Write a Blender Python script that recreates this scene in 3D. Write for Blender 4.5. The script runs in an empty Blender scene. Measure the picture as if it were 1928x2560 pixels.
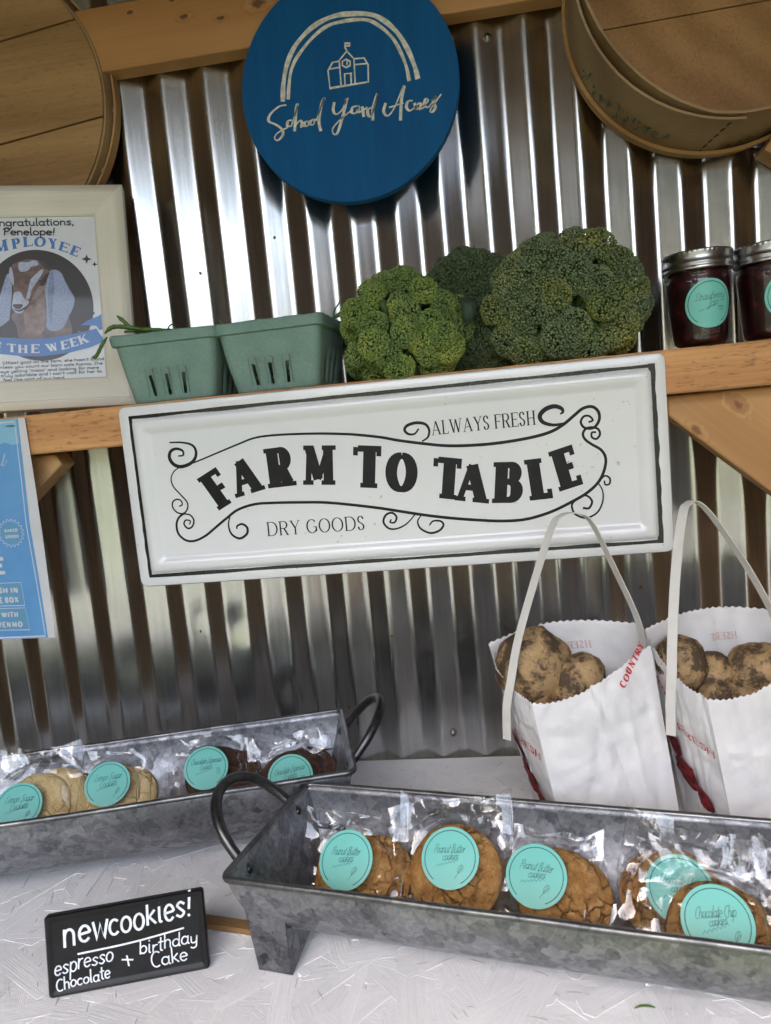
import bpy, bmesh, math, random
from math import sin, cos, pi, radians as rad, sqrt, atan2, hypot
from mathutils import Vector, Matrix, noise
random.seed(7)
scene = bpy.context.scene
COL = scene.collection
# ------------------------------------------------------------------ camera, sky, sun, exposure
CP, CY, CR = rad(6.607), rad(7.924), rad(-5.365)
fw = Vector((-sin(CY)*cos(CP), cos(CY)*cos(CP), -sin(CP)))
rt = Vector((cos(CY), sin(CY), 0)); up = rt.cross(fw)
RT = cos(CR)*rt + sin(CR)*up; UP = -sin(CR)*rt + cos(CR)*up
cam = bpy.data.cameras.new('camera'); camo = bpy.data.objects.new('camera', cam); COL.objects.link(camo)
m = Matrix((RT, UP, -fw)).transposed().to_4x4(); m.translation = Vector((0, -1.15, 0)); camo.matrix_world = m
cam.sensor_fit = 'VERTICAL'; cam.sensor_height = 24; cam.lens = 24*1857/2560
cam.clip_start = .01; cam.clip_end = 600
cam.dof.use_dof = True; cam.dof.focus_distance = 1.0; cam.dof.aperture_fstop = 6.0
scene.camera = camo
scene.render.resolution_x = 771; scene.render.resolution_y = 1024
w = bpy.data.worlds.new('World'); scene.world = w; w.use_nodes = True
nt = w.node_tree; nt.nodes.clear()
sky = nt.nodes.new('ShaderNodeTexSky'); sky.sky_type = 'NISHITA'; sky.sun_disc = False
SUN_EL, SUN_AZ = rad(58), rad(205)
sky.sun_elevation = SUN_EL; sky.sun_rotation = SUN_AZ; sky.dust_density = 5; sky.air_density = 1.2
hs = nt.nodes.new('ShaderNodeHueSaturation'); hs.inputs['Saturation'].default_value = 1.0
bg = nt.nodes.new('ShaderNodeBackground'); bg.inputs['Strength'].default_value = .15
wo = nt.nodes.new('ShaderNodeOutputWorld')
nt.links.new(sky.outputs[0], hs.inputs['Color']); nt.links.new(hs.outputs[0], bg.inputs[0]); nt.links.new(bg.outputs[0], wo.inputs[0])
sl = bpy.data.lights.new('sun', 'SUN'); sl.energy = 1.5; sl.angle = rad(18); sl.color = (1, .96, .9)
so = bpy.data.objects.new('sun', sl); COL.objects.link(so)
sd = Vector((sin(SUN_AZ)*cos(SUN_EL), cos(SUN_AZ)*cos(SUN_EL), sin(SUN_EL)))
so.rotation_euler = (-sd).to_track_quat('-Z', 'Y').to_euler()
vs = scene.view_settings; vs.view_transform = 'Standard'; vs.look = 'None'; vs.exposure = 2.55; vs.gamma = 1; vs.use_curve_mapping = False
scene.render.engine = 'CYCLES'; scene.cycles.max_bounces = 10; scene.cycles.transparent_max_bounces = 24
scene.cycles.glossy_bounces = 6; scene.cycles.diffuse_bounces = 5

# ------------------------------------------------------------------ helpers
ZC = -.5383      # counter top
class MB:
    def __init__(s): s.v = []; s.f = []; s.mi = []; s.uv = None
    def add(s, vs, fs, k=0):
        o = len(s.v); s.v += [tuple(p) for p in vs]
        for f in fs: s.f.append(tuple(i+o for i in f)); s.mi.append(k)
    def box(s, c, d, M=None, k=0):
        c = Vector(c); h = Vector(d)/2
        vs = [Vector((sx*h.x, sy*h.y, sz*h.z)) for sx in (-1, 1) for sy in (-1, 1) for sz in (-1, 1)]
        vs = [c+(M @ p if M else p) for p in vs]
        s.add(vs, [(0, 1, 3, 2), (4, 6, 7, 5), (0, 4, 5, 1), (2, 3, 7, 6), (0, 2, 6, 4), (1, 5, 7, 3)], k)
    def loft(s, rings, closed=True, cap0=False, cap1=False, k=0):
        n = len(rings[0]); vs = [p for r in rings for p in r]; fs = []
        for i in range(len(rings)-1):
            for j in range(n if closed else n-1):
                a = i*n+j; b = i*n+(j+1) % n; fs.append((a, b, b+n, a+n))
        if cap0: fs.append(tuple(range(n))[::-1])
        if cap1: fs.append(tuple((len(rings)-1)*n+j for j in range(n)))
        s.add(vs, fs, k)
    def lathe(s, prof, n=48, c=(0, 0, 0), fn=None, k=0):
        rings = []
        for r, z in prof:
            rings.append([(c[0]+(r+(fn(2*pi*j/n, r, z) if fn else 0))*cos(2*pi*j/n), c[1]+(r+(fn(2*pi*j/n, r, z) if fn else 0))*sin(2*pi*j/n), c[2]+z) for j in range(n)])
        s.loft(rings, True, prof[0][0] > 1e-6, prof[-1][0] > 1e-6, k)
    def tube(s, pts, r, n=10, caps=True, flat=1.0, k=0):
        pts = [Vector(p) for p in pts]; rings = []; up0 = None
        for i, p in enumerate(pts):
            t = (pts[min(i+1, len(pts)-1)]-pts[max(i-1, 0)]).normalized()
            if up0 is None: up0 = Vector((0, 0, 1)) if abs(t.z) < .9 else Vector((1, 0, 0))
            a = t.cross(up0).normalized(); b = a.cross(t).normalized(); up0 = b
            rr = r[i] if isinstance(r, (list, tuple)) else r
            rings.append([p+a*cos(2*pi*j/n)*rr+b*sin(2*pi*j/n)*rr*flat for j in range(n)])
        s.loft(rings, True, caps, caps, k)
    def poly(s, pts, k=0): s.add(pts, [tuple(range(len(pts)))], k)
    def prism(s, poly2, mp, d0, d1, k=0):
        n = len(poly2); vs = [mp(x, y, d0) for x, y in poly2]+[mp(x, y, d1) for x, y in poly2]
        s.add(vs, [tuple(range(n))[::-1], tuple(range(n, 2*n))]+[(j, (j+1) % n, n+(j+1) % n, n+j) for j in range(n)], k)
    def build(s, name, mats, parent=None, smooth=False, bevel=0, seg=2):
        me = bpy.data.meshes.new(name); me.from_pydata(s.v, [], s.f)
        if not isinstance(mats, (list, tuple)): mats = [mats]
        for mm in mats: me.materials.append(mm)
        if len(mats) > 1: me.polygons.foreach_set('material_index', s.mi)
        if s.uv is not None:
            ul = me.uv_layers.new(name='UVMap')
            for p in me.polygons:
                for li in p.loop_indices: ul.data[li].uv = s.uv[me.loops[li].vertex_index]
        if smooth: me.polygons.foreach_set('use_smooth', [True]*len(me.polygons))
        me.update()
        o = bpy.data.objects.new(name, me); COL.objects.link(o)
        if parent: o.parent = parent
        if bevel:
            b = o.modifiers.new('bevel', 'BEVEL'); b.width = bevel; b.segments = seg; b.limit_method = 'ANGLE'; b.angle_limit = rad(40)
        return o
def tag(o, label=None, cat=None, group=None, kind=None):
    if label: o['label'] = label
    if cat: o['category'] = cat
    if group: o['group'] = group
    if kind: o['kind'] = kind
    return o
def thing(name, label, cat, loc=(0, 0, 0), rot=(0, 0, 0), group=None):
    o = bpy.data.objects.new(name, None); COL.objects.link(o); o.location = loc; o.rotation_euler = rot
    o.empty_display_size = .02
    return tag(o, label, cat, group)
def smooth_angle(o, a=40):
    for p in o.data.polygons: p.use_smooth = True
    try: o.data.set_sharp_from_angle(angle=rad(a))
    except Exception: pass
    return o
def crom(pts, n=8, closed=False):
    out = []; N = len(pts)
    D = len(pts[0])
    for i in range(N if closed else N-1):
        if closed: p0, p1, p2, p3 = pts[i-1], pts[i], pts[(i+1) % N], pts[(i+2) % N]
        else: p0, p1, p2, p3 = pts[max(i-1, 0)], pts[i], pts[i+1], pts[min(i+2, N-1)]
        for j in range(n):
            t = j/n
            out.append(tuple(.5*(2*p1[k]+(p2[k]-p0[k])*t+(2*p0[k]-5*p1[k]+4*p2[k]-p3[k])*t*t+(3*p1[k]-p0[k]-3*p2[k]+p3[k])*t**3) for k in range(D)))
    if not closed: out.append(tuple(pts[-1]))
    return out
def stroke(mb, pts, wd, mp, layer=0, k=0, cap=True):
    """flat ribbon along 2D pts; wd number or fn(t, dir)->width; mp(x,y,d)->3D, d in metres proud"""
    pts = [p for i, p in enumerate(pts) if i == 0 or hypot(p[0]-pts[i-1][0], p[1]-pts[i-1][1]) > 1e-7]
    n = len(pts)
    if n < 2: return
    vs = []
    for i, p in enumerate(pts):
        a = pts[max(i-1, 0)]; b = pts[min(i+1, n-1)]
        dx, dy = b[0]-a[0], b[1]-a[1]; L = hypot(dx, dy) or 1; dx /= L; dy /= L
        ww = wd(i/(n-1), (dx, dy)) if callable(wd) else wd
        px, py = p
        if cap and i == 0: px -= dx*ww*.35; py -= dy*ww*.35
        if cap and i == n-1: px += dx*ww*.35; py += dy*ww*.35
        sc = 1
        if 0 < i < n-1:
            d1 = (p[0]-a[0], p[1]-a[1]); l1 = hypot(*d1) or 1
            c = abs((d1[0]*dx+d1[1]*dy)/l1); sc = 1/max(c, .6)
        vs.append(mp(px-dy*ww/2*sc, py+dx*ww/2*sc, layer)); vs.append(mp(px+dy*ww/2*sc, py-dx*ww/2*sc, layer))
    mb.add(vs, [(2*i, 2*i+1, 2*i+3, 2*i+2) for i in range(n-1)], k)
def arc(cx, cy, rx, ry, a0, a1, n=14):
    return [(cx+rx*cos(rad(a0+(a1-a0)*i/n)), cy+ry*sin(rad(a0+(a1-a0)*i/n))) for i in range(n+1)]
# ------------------------------------------------------------------ capital letters (skeleton strokes; v thick, h thin, c by direction) + serifs
S_CURVE = crom([(.93, .78), (.75, .96), (.5, 1), (.2, .93), (.08, .76), (.2, .6), (.5, .5), (.8, .4), (.94, .24), (.8, .06), (.5, 0), (.22, .04), (.05, .24)], 4)
CAPS = {
'A': ([('h', [(0, 0), (.5, 1)]), ('v', [(.5, 1), (1, 0)]), ('h', [(.2, .33), (.82, .33)])], [(0, 0, 'h'), (1, 0, 'h')]),
'B': ([('v', [(0, 0), (0, 1)]), ('c', [(0, 1), (.45, 1)]+arc(.45, .76, .42, .24, 90, -90)+[(0, .52)]), ('c', [(0, .52), (.5, .52)]+arc(.5, .26, .5, .26, 90, -90)+[(0, 0)])], [(0, 0, 'h'), (0, 1, 'h')]),
'C': ([('c', arc(.5, .5, .5, .5, 45, 315, 22))], [(.87, .84, 'v')]),
'D': ([('v', [(0, 0), (0, 1)]), ('c', [(0, 1), (.4, 1)]+arc(.4, .5, .6, .5, 90, -90, 18)+[(0, 0)])], [(0, 0, 'h'), (0, 1, 'h')]),
'E': ([('v', [(0, 0), (0, 1)]), ('h', [(0, 1), (1, 1)]), ('h', [(0, .52), (.72, .52)]), ('h', [(0, 0), (1, 0)])], [(0, 0, 'h'), (0, 1, 'h'), (1, .92, 'v'), (1, .08, 'v'), (.72, .52, 'v')]),
'F': ([('v', [(0, 0), (0, 1)]), ('h', [(0, 1), (1, 1)]), ('h', [(0, .5), (.75, .5)])], [(0, 0, 'h'), (0, 1, 'h'), (1, .92, 'v'), (.75, .5, 'v')]),
'G': ([('c', arc(.5, .5, .5, .5, 45, 330, 22)), ('v', [(.95, .1), (.95, .45)]), ('h', [(.65, .45), (1, .45)])], [(.87, .84, 'v')]),
'H': ([('v', [(.05, 0), (.05, 1)]), ('v', [(.95, 0), (.95, 1)]), ('h', [(.05, .5), (.95, .5)])], [(.05, 0, 'h'), (.05, 1, 'h'), (.95, 0, 'h'), (.95, 1, 'h')]),
'I': ([('v', [(.5, 0), (.5, 1)])], [(.5, 0, 'h'), (.5, 1, 'h')]),
'J': ([('c', [(.7, 1), (.7, .2)]+arc(.4, .2, .3, .2, 0, -150))], [(.7, 1, 'h')]),
'K': ([('v', [(0, 0), (0, 1)]), ('h', [(.95, 1), (0, .38)]), ('v', [(.38, .58), (1, 0)])], [(0, 0, 'h'), (0, 1, 'h'), (.92, 1, 'h'), (1, 0, 'h')]),
'L': ([('v', [(0, 0), (0, 1)]), ('h', [(0, 0), (1, 0)])], [(0, 0, 'h'), (0, 1, 'h'), (1, .1, 'v')]),
'M': ([('h', [(.06, 0), (.1, 1)]), ('v', [(.1, 1), (.5, .08)]), ('h', [(.5, .08), (.9, 1)]), ('v', [(.9, 1), (.94, 0)])], [(.06, 0, 'h'), (.94, 0, 'h'), (.06, 1, 'h'), (.94, 1, 'h')]),
'N': ([('h', [(.06, 0), (.06, 1)]), ('v', [(.06, 1), (.94, 0)]), ('h', [(.94, 0), (.94, 1)])], [(.06, 0, 'h'), (.06, 1, 'h'), (.94, 1, 'h')]),
'O': ([('c', arc(.5, .5, .5, .5, 90, 450, 28))], []),
'P': ([('v', [(0, 0), (0, 1)]), ('c', [(0, 1), (.5, 1)]+arc(.5, .74, .48, .26, 90, -90)+[(0, .48)])], [(0, 0, 'h'), (0, 1, 'h')]),
'R': ([('v', [(0, 0), (0, 1)]), ('c', [(0, 1), (.48, 1)]+arc(.48, .74, .44, .26, 90, -90)+[(0, .48)]), ('v', [(.5, .48), (.95, 0)])], [(0, 0, 'h'), (0, 1, 'h'), (.95, 0, 'h')]),
'S': ([('c', S_CURVE)], [(.9, .85, 'v'), (.08, .15, 'v')]),
'T': ([('v', [(.5, 0), (.5, 1)]), ('h', [(0, 1), (1, 1)])], [(.5, 0, 'h'), (0, .92, 'v'), (1, .92, 'v')]),
'U': ([('c', [(.08, 1), (.08, .35)]+arc(.5, .35, .42, .35, 180, 360)+[(.92, 1)])], [(.08, 1, 'h'), (.92, 1, 'h')]),
'V': ([('v', [(0, 1), (.5, 0)]), ('h', [(.5, 0), (1, 1)])], [(0, 1, 'h'), (1, 1, 'h')]),
'W': ([('v', [(0, 1), (.28, 0)]), ('h', [(.28, 0), (.5, 1)]), ('v', [(.5, 1), (.74, 0)]), ('h', [(.74, 0), (1, 1)])], [(0, 1, 'h'), (1, 1, 'h')]),
'X': ([('v', [(0, 1), (1, 0)]), ('h', [(0, 0), (1, 1)])], [(0, 0, 'h'), (1, 1, 'h')]),
'Y': ([('v', [(0, 1), (.5, .45), (.5, 0)]), ('h', [(.5, .45), (1, 1)])], [(0, 1, 'h'), (1, 1, 'h'), (.5, 0, 'h')]),
}
CAPW = dict(A=.95, B=.75, C=.85, D=.9, E=.7, F=.65, G=.9, H=.92, I=.35, J=.45, K=.85, L=.65, M=1.1, N=.95, O=.95, P=.7, R=.8, S=.6, T=.8, U=.9, V=.9, W=1.25, X=.85, Y=.85)
def cap_letter(mb, ch, bl, br, tl, mp, wv=.14, wh=.05, ser=.07, st=.04, k=0, d0=0.0):
    """letter in the box given by baseline-left, baseline-right, top-left (2D)"""
    bl, br, tl = Vector(bl), Vector(br), Vector(tl)
    H = (tl-bl).length; W = (br-bl).length/H; ex = (br-bl).normalized(); ey = (tl-bl)/H
    sx = wv/2+ser; 
    sr = sx
    if ch in 'OCGS': sx = sr = wv/2
    if ch in 'AVWXY': sx = ser+wh/2; sr = ser+wv*.45
    if ch in 'VWXY': sx, sr = sr, sx
    if ch == 'T': sx = sr = st*.2
    if ch in 'EFL': sr = st*.2
    if ch in 'BDPR': sr = wv/2
    if ch == 'R': sr = wv*.5+ser*.3
    def T(x, y): return (sx+x*(W-sx-sr), wh/2+y*(1-wh))
    def mpp(x, y, d): q = bl+ex*(x*H)+ey*(y*H); return mp(q.x, q.y, d)
    st_, sf = CAPS[ch]; L = d0
    for kind, pts in st_:
        P = [T(*p) for p in pts]
        if kind == 'v': wd = wv
        elif kind == 'h': wd = wh
        else: wd = lambda t, d: wh+(wv-wh)*abs(d[1])**1.5
        stroke(mb, P, wd, mpp, L, k, cap=False); L += 5e-5
    for x, y, o in sf:
        if ser <= 0: continue
        X, Y = T(x, y)
        if o == 'h':
            yy = st/2 if y < .5 else 1-st/2
            hw = wv/2+ser
            if ch in 'AN' and x < .5 or (ch in 'M' and x < .5) or (ch in 'KVWXY' and x > .5 and y > .5): hw = wh/2+ser*1.1
            stroke(mb, [(X-hw, yy), (X+hw, yy)], st, mpp, L, k, cap=False)
        else:
            ln = .2 if y > .9 or y < .1 else .16
            stroke(mb, [(X-st/2, Y-ln/2), (X-st/2, Y+ln/2)], st, mpp, L, k, cap=False)
        L += 5e-5
def cap_text(mb, s, p0, p1, h, mp, gap=.12, space=.4, **kw):
    """string of capitals along baseline p0->p1 with cap height h"""
    p0, p1 = Vector(p0), Vector(p1); e = (p1-p0).normalized(); nrm = Vector((-e.y, e.x))
    tot = sum(space if c == ' ' else CAPW[c]+gap for c in s)-gap
    sc = (p1-p0).length/tot; x = 0
    for c in s:
        if c == ' ': x += space; continue
        a = p0+e*(x*sc); b = p0+e*((x+CAPW[c])*sc)
        cap_letter(mb, c, a, b, a+nrm*h, mp, **kw); x += CAPW[c]+gap
# ------------------------------------------------------------------ lower-case pen letters, x-height 1
LOW = {
'a': ([arc(.42, .5, .4, .5, 40, 330), [(.84, 1), (.82, .15), (.98, 0)]], 1.0), 'b': ([[(.1, 1.85), (.1, 0)], arc(.48, .5, .4, .5, 160, -165)], .95),
'c': ([arc(.45, .5, .42, .5, 50, 310)], .85), 'd': ([arc(.42, .5, .4, .5, 40, 330), [(.84, 1.85), (.82, .1), (.95, 0)]], 1.0),
'e': ([[(.06, .5), (.82, .55)]+arc(.45, .5, .4, .5, 10, 315)], .9), 'f': ([arc(.6, 1.5, .3, .35, 50, 180)+[(.3, -.3)], [(.02, .95), (.65, .95)]], .6),
'g': ([arc(.42, .5, .4, .5, 40, 330), [(.84, 1), (.82, -.4)]+arc(.45, -.4, .37, .4, 0, -160)], 1.0),
'h': ([[(.1, 1.85), (.1, 0)], [(.1, .55)]+arc(.45, .6, .34, .4, 160, 0)+[(.8, .0)]], .95), 'i': ([[(.15, 1), (.15, .1), (.3, 0)], [(.15, 1.4), (.18, 1.46)]], .4),
'k': ([[(.1, 1.85), (.1, 0)], [(.7, 1), (.1, .42)], [(.28, .55), (.8, 0)]], .85), 'l': ([[(.15, 1.85), (.13, .15), (.3, 0)]], .4),
'm': ([[(.1, 1), (.1, 0)], [(.1, .6)]+arc(.36, .65, .24, .35, 160, 0)+[(.6, 0)], [(.6, .6)]+arc(.86, .65, .24, .35, 160, 0)+[(1.1, 0)]], 1.3),
'n': ([[(.1, 1), (.1, 0)], [(.1, .55)]+arc(.45, .6, .34, .4, 160, 0)+[(.8, 0)]], .95), 'o': ([arc(.45, .5, .42, .5, 80, 440)], .95),
'p': ([[(.1, 1), (.1, -.75)], arc(.48, .5, .4, .5, 160, -165)], .95), 'r': ([[(.1, 1), (.1, 0)], [(.1, .55), (.3, .9), (.6, .95)]], .65),
's': ([crom([(.7, .85), (.4, 1), (.12, .8), (.4, .52), (.68, .25), (.4, 0), (.05, .15)], 5)], .8), 't': ([[(.3, 1.6), (.28, .15), (.5, 0)], [(.02, 1.05), (.6, 1.08)]], .6),
'u': ([[(.1, 1), (.1, .35)]+arc(.45, .35, .34, .35, 190, 350)+[(.8, 1), (.8, .1), (.95, 0)]], 1.0), 'v': ([[(.05, 1), (.4, 0), (.75, 1)]], .8),
'w': ([[(.02, 1), (.28, 0), (.55, .85), (.82, 0), (1.08, 1)]], 1.15), 'x': ([[(.05, 1), (.75, 0)], [(.75, 1), (.05, 0)]], .8),
'y': ([[(.08, 1), (.1, .35)]+arc(.43, .35, .33, .35, 190, 350), [(.8, 1), (.78, -.4)]+arc(.42, -.4, .36, .35, 0, -150)], .95),
'!': ([[(.3, 1.7), (.15, .5)], [(.1, .06), (.12, .0)]], .4), ',': ([[(.15, .1), (.05, -.25)]], .3), '.': ([[(.1, .04), (.13, .0)]], .3), "'": ([[(.1, 1.7), (.08, 1.4)]], .25), '"': ([[(.1, 1.6), (.1, 1.3)], [(.25, 1.6), (.25, 1.3)]], .4), '+': ([[(0, .5), (.8, .5)], [(.4, 1), (.4, 0)]], .9),
'K': ([[(.1, 1.6), (.1, 0)], [(.8, 1.6), (.1, .7)], [(.3, .9), (.9, 0)]], 1.0), 'I': ([[(.15, 1.6), (.15, 0)]], .35),
'S': ([crom([(.95, 1.5), (.6, 1.75), (.2, 1.45), (.45, .95), (.7, .45), (.4, 0), (0, .2)], 5)], 1.0), 'L': ([crom([(.5, 1.7), (.35, 1.8), (.2, 1.2), (.1, .1), (.3, .05), (.9, .1)], 5)], .95),
'C': ([arc(.6, .85, .58, .9, 55, 300, 18)], 1.05), 'P': ([[(.25, 1.7), (.1, 0)], crom([(.0, 1.4), (.4, 1.8), (.95, 1.6), (.8, 1.05), (.25, .85)], 5)], 1.0),
'B': ([[(.25, 1.7), (.1, 0)], crom([(.0, 1.4), (.4, 1.8), (.9, 1.6), (.7, 1.1), (.3, .95), (.85, .75), (.85, .2), (.4, -.02), (.05, .15)], 5)], 1.05),
'E': ([crom([(.9, 1.6), (.5, 1.75), (.2, 1.4), (.5, .95), (.1, .6), (.15, .1), (.5, 0), (.9, .25)], 5)], .95), 'J': ([crom([(.1, 1.6), (.9, 1.7), (.75, 1.0), (.6, -.3), (.3, -.6), (.15, -.3), (.7, .2)], 5)], .95),
}
def pen_text(mb, s, p0, p1, xh, wd, mp, slant=0, join=False, space=.6, gap=.12, layer=0, k=0, jit=0):
    p0, p1 = Vector(p0), Vector(p1); e = (p1-p0).normalized(); nr = Vector((-e.y, e.x))
    tot = sum(space if c == ' ' else LOW[c][1]+gap for c in s)-gap
    sx = (p1-p0).length/tot; x = 0; rnd = random.Random(hash_str(s)); L = layer; prev = None
    for c in s:
        if c == ' ': x += space; prev = None; continue
        st, wdt = LOW[c]; jy = rnd.uniform(-jit, jit); js = 1+rnd.uniform(-jit, jit)
        def M(p): u = x*sx+p[0]*sx+slant*p[1]*xh; v = (p[1]*js+jy)*xh; q = p0+e*u+nr*v; return (q.x, q.y)
        for pts in st:
            P = [M(p) for p in pts]
            if len(P) < 6 and len(P) > 2 and c not in 'wvk': P = crom(P, 4)
            stroke(mb, P, wd, mp, L, k); L += 2e-5
        if join and prev is not None:
            stroke(mb, [prev, M((st[0][0][0], .35))], wd*.8, mp, L, k); L += 2e-5
        prev = M((wdt-.08, .06)) if c.islower() else None
        x += wdt+gap
def hash_str(s): return sum((i+1)*ord(c) for i, c in enumerate(s))
# ------------------------------------------------------------------ materials
class NT:
    def __init__(s, name):
        s.m = bpy.data.materials.new(name); s.m.use_nodes = True; s.t = s.m.node_tree; s.t.nodes.clear()
        s.out = s.t.nodes.new('ShaderNodeOutputMaterial')
    def n(s, typ, ins=None, **kw):
        nd = s.t.nodes.new('ShaderNode'+typ)
        for a, b in kw.items(): setattr(nd, a, b)
        for a, b in (ins or {}).items(): s.set(nd, a, b)
        return nd
    def set(s, nd, a, b):
        sk = nd.inputs[a]
        if isinstance(b, bpy.types.NodeSocket): s.t.links.new(b, sk)
        elif isinstance(b, bpy.types.Node): s.t.links.new(b.outputs[0], sk)
        else:
            if isinstance(b, (tuple, list)) and len(b) == 3 and sk.type == 'RGBA': b = (*b, 1)
            sk.default_value = b
    def co(s, scale=(1, 1, 1), kind='Object', rot=(0, 0, 0), loc=(0, 0, 0)):
        tc = s.n('TexCoord'); mp = s.n('Mapping', {'Scale': scale, 'Rotation': rot, 'Location': loc}); s.t.links.new(tc.outputs[kind], mp.inputs[0]); return mp
    def cor(s, k=7.0):
        c = s.co(); oi = s.n('ObjectInfo'); return s.n('VectorMath', {0: c, 1: s.math('MULTIPLY', oi.outputs['Random'], k)}, operation='ADD')
    def noise(s, vec, scale=5, detail=4, rough=.55, dist=0):
        return s.n('TexNoise', {'Vector': vec, 'Scale': scale, 'Detail': detail, 'Roughness': rough, 'Distortion': dist})
    def ramp(s, fac, stops):
        r = s.n('ValToRGB', {'Fac': fac}); e = r.color_ramp.elements
        while len(e) < len(stops): e.new(.5)
        for el, (p, c) in zip(e, stops): el.position = p; el.color = (*c, 1) if len(c) == 3 else c
        return r
    def math(s, op, a, b=0.0, c=None):
        d = {0: a, 1: b}
        if c is not None: d[2] = c
        return s.n('Math', d, operation=op)
    def mix(s, fac, a, b, typ='MIX'):
        nd = s.n('MixRGB', {'Fac': fac, 'Color1': a, 'Color2': b}); nd.blend_type = typ; return nd
    def bump(s, h, strength=.3, dist=.001, normal=None):
        d = {'Height': h, 'Strength': strength, 'Distance': dist}
        if normal: d['Normal'] = normal
        return s.n('Bump', d)
    def pbsdf(s, **kw):
        p = s.n('BsdfPrincipled')
        for a, b in kw.items(): s.set(p, a.replace('_', ' '), b)
        s.t.links.new(p.outputs[0], s.out.inputs[0]); return p
def g(v): return (v, v, v)
def simple(name, col, rough=.5, metal=0, coat=0, vary=.12, vs=30, bump=0, bs=200, **kw):
    T = NT(name); c = T.co(); nz = T.noise(c, vs, 4)
    lo = tuple(x*(1-vary) for x in col); hi = tuple(min(x*(1+vary), 1) for x in col)
    r = T.ramp(nz, [(.3, lo), (.7, hi)])
    d = dict(Base_Color=r.outputs[0], Roughness=rough, Metallic=metal)
    if coat: d['Coat_Weight'] = coat; d['Coat_Roughness'] = .06
    p = T.pbsdf(**d)
    for a, b in kw.items(): T.set(p, a.replace('_', ' '), b)
    if bump: T.set(p, 'Normal', T.bump(T.noise(c, bs, 3), bump, .001))
    return T.m
def wood(name, light, dark, axis=0, scale=1.0, knots=(), rough=.55, grain=1.0, speck=.0, kcol=(.09, .035, .012)):
    """axis = grain direction in object space; knots = (x,y,z,size) in object space"""
    T = NT(name); st = [11, 11, 11]; st[axis] = .9; fi = [170, 170, 170]; fi[axis] = 5
    st = tuple(x*scale for x in st); fi = tuple(x*scale for x in fi)
    base = T.co(); vec = base.outputs[0]; kf = None
    for i, (kx, ky, kz, ks) in enumerate(knots):
        sub = T.n('VectorMath', {0: base, 1: (kx, ky, kz)}, operation='SUBTRACT')
        sc = [1, 1, 1]; sc[axis] = .5
        scv = T.n('VectorMath', {0: sub, 1: tuple(sc)}, operation='MULTIPLY')
        ln = T.n('VectorMath', {0: scv}, operation='LENGTH')
        dn = T.math('ADD', T.math('DIVIDE', ln.outputs['Value'], ks), T.math('MULTIPLY', T.math('SUBTRACT', T.noise(base, 90, 3), .5), 1.1))
        f = T.math('SUBTRACT', 1.0, dn); f.use_clamp = True
        kf = f if kf is None else T.math('MAXIMUM', kf, f)
    wv = T.co(st)
    if kf is not None:
        off = T.n('VectorMath', {0: T.math('MULTIPLY', kf, .7), 1: (1, 1, 1)}, operation='MULTIPLY')
        wv = T.n('VectorMath', {0: wv, 1: off}, operation='ADD')
    n1 = T.noise(wv, 1.6, 3, .5, .6)
    rings = T.n('TexWave', {'Vector': wv, 'Scale': .55, 'Distortion': 4.0, 'Detail': 2, 'Detail Scale': .8}, wave_type='BANDS', bands_direction='DIAGONAL')
    fine = T.noise(T.co(fi), 1, 4, .65)
    a = T.math('ADD', T.math('MULTIPLY', rings.outputs['Fac'], .5), T.math('MULTIPLY', n1, .6))
    b = T.math('ADD', a, T.math('MULTIPLY', T.math('SUBTRACT', fine, .5), .9*grain))
    r = T.ramp(b, [(.25, light), (.85, dark)])
    col = r.outputs[0]
    if speck:
        sv = [330, 330, 330]; sv[axis] = 75; sp = T.noise(T.co(tuple(sv)), 1.0, 3, .5)
        sr = T.ramp(sp, [(.56, (0, 0, 0)), (.68, (1, 1, 1))])
        col = T.mix(T.math('MULTIPLY', sr.outputs[0], speck), col, tuple(x*.35 for x in dark)).outputs[0]
    if kf is not None:
        kr = T.ramp(kf, [(.2, (0, 0, 0)), (.6, (.3, .3, .3)), (.8, (.9, .9, .9))])
        col = T.mix(kr.outputs[0], col, kcol).outputs[0]
    big = T.noise(T.co((3, 3, 3)), 2, 2)
    col = T.mix(.25, col, T.ramp(big, [(.3, g(.35)), (.7, g(.9))]).outputs[0], 'MULTIPLY').outputs[0]
    p = T.pbsdf(Base_Color=col, Roughness=rough)
    T.set(p, 'Normal', T.bump(b, .25*grain, .0008))
    return T.m
def galv(name, lo, hi, rough=(.38, .55), scale=60, metal=.85):
    T = NT(name); c = T.co(); wob = T.noise(c, 40, 3)
    cc = T.n('VectorMath', {0: c, 1: T.n('VectorMath', {0: wob.outputs['Color'], 1: (.02, .02, .02)}, operation='MULTIPLY')}, operation='ADD')
    v = T.n('TexVoronoi', {'Vector': cc, 'Scale': scale}); sep = T.n('SeparateColor', {'Color': v.outputs['Color']})
    v2 = T.n('TexVoronoi', {'Vector': cc, 'Scale': scale*2.3}); s2 = T.n('SeparateColor', {'Color': v2.outputs['Color']})
    n1 = T.noise(c, 9, 4); fn = T.noise(c, 240, 3)
    a = T.math('ADD', T.math('MULTIPLY', sep, .32), T.math('MULTIPLY', s2, .20))
    a = T.math('ADD', a, T.math('MULTIPLY', n1, .55)); a = T.math('ADD', a, T.math('MULTIPLY', T.math('SUBTRACT', fn, .5), .35))
    r = T.ramp(a, [(.25, lo), (.95, hi)])
    rr = T.n('MapRange', {'Value': a, 'From Min': .2, 'From Max': .9, 'To Min': rough[1], 'To Max': rough[0]})
    p = T.pbsdf(Base_Color=r.outputs[0], Metallic=metal, Roughness=rr)
    T.set(p, 'Normal', T.bump(T.math('ADD', fn, T.math('MULTIPLY', a, 1.5)), .18, .0006))
    return T.m
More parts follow.
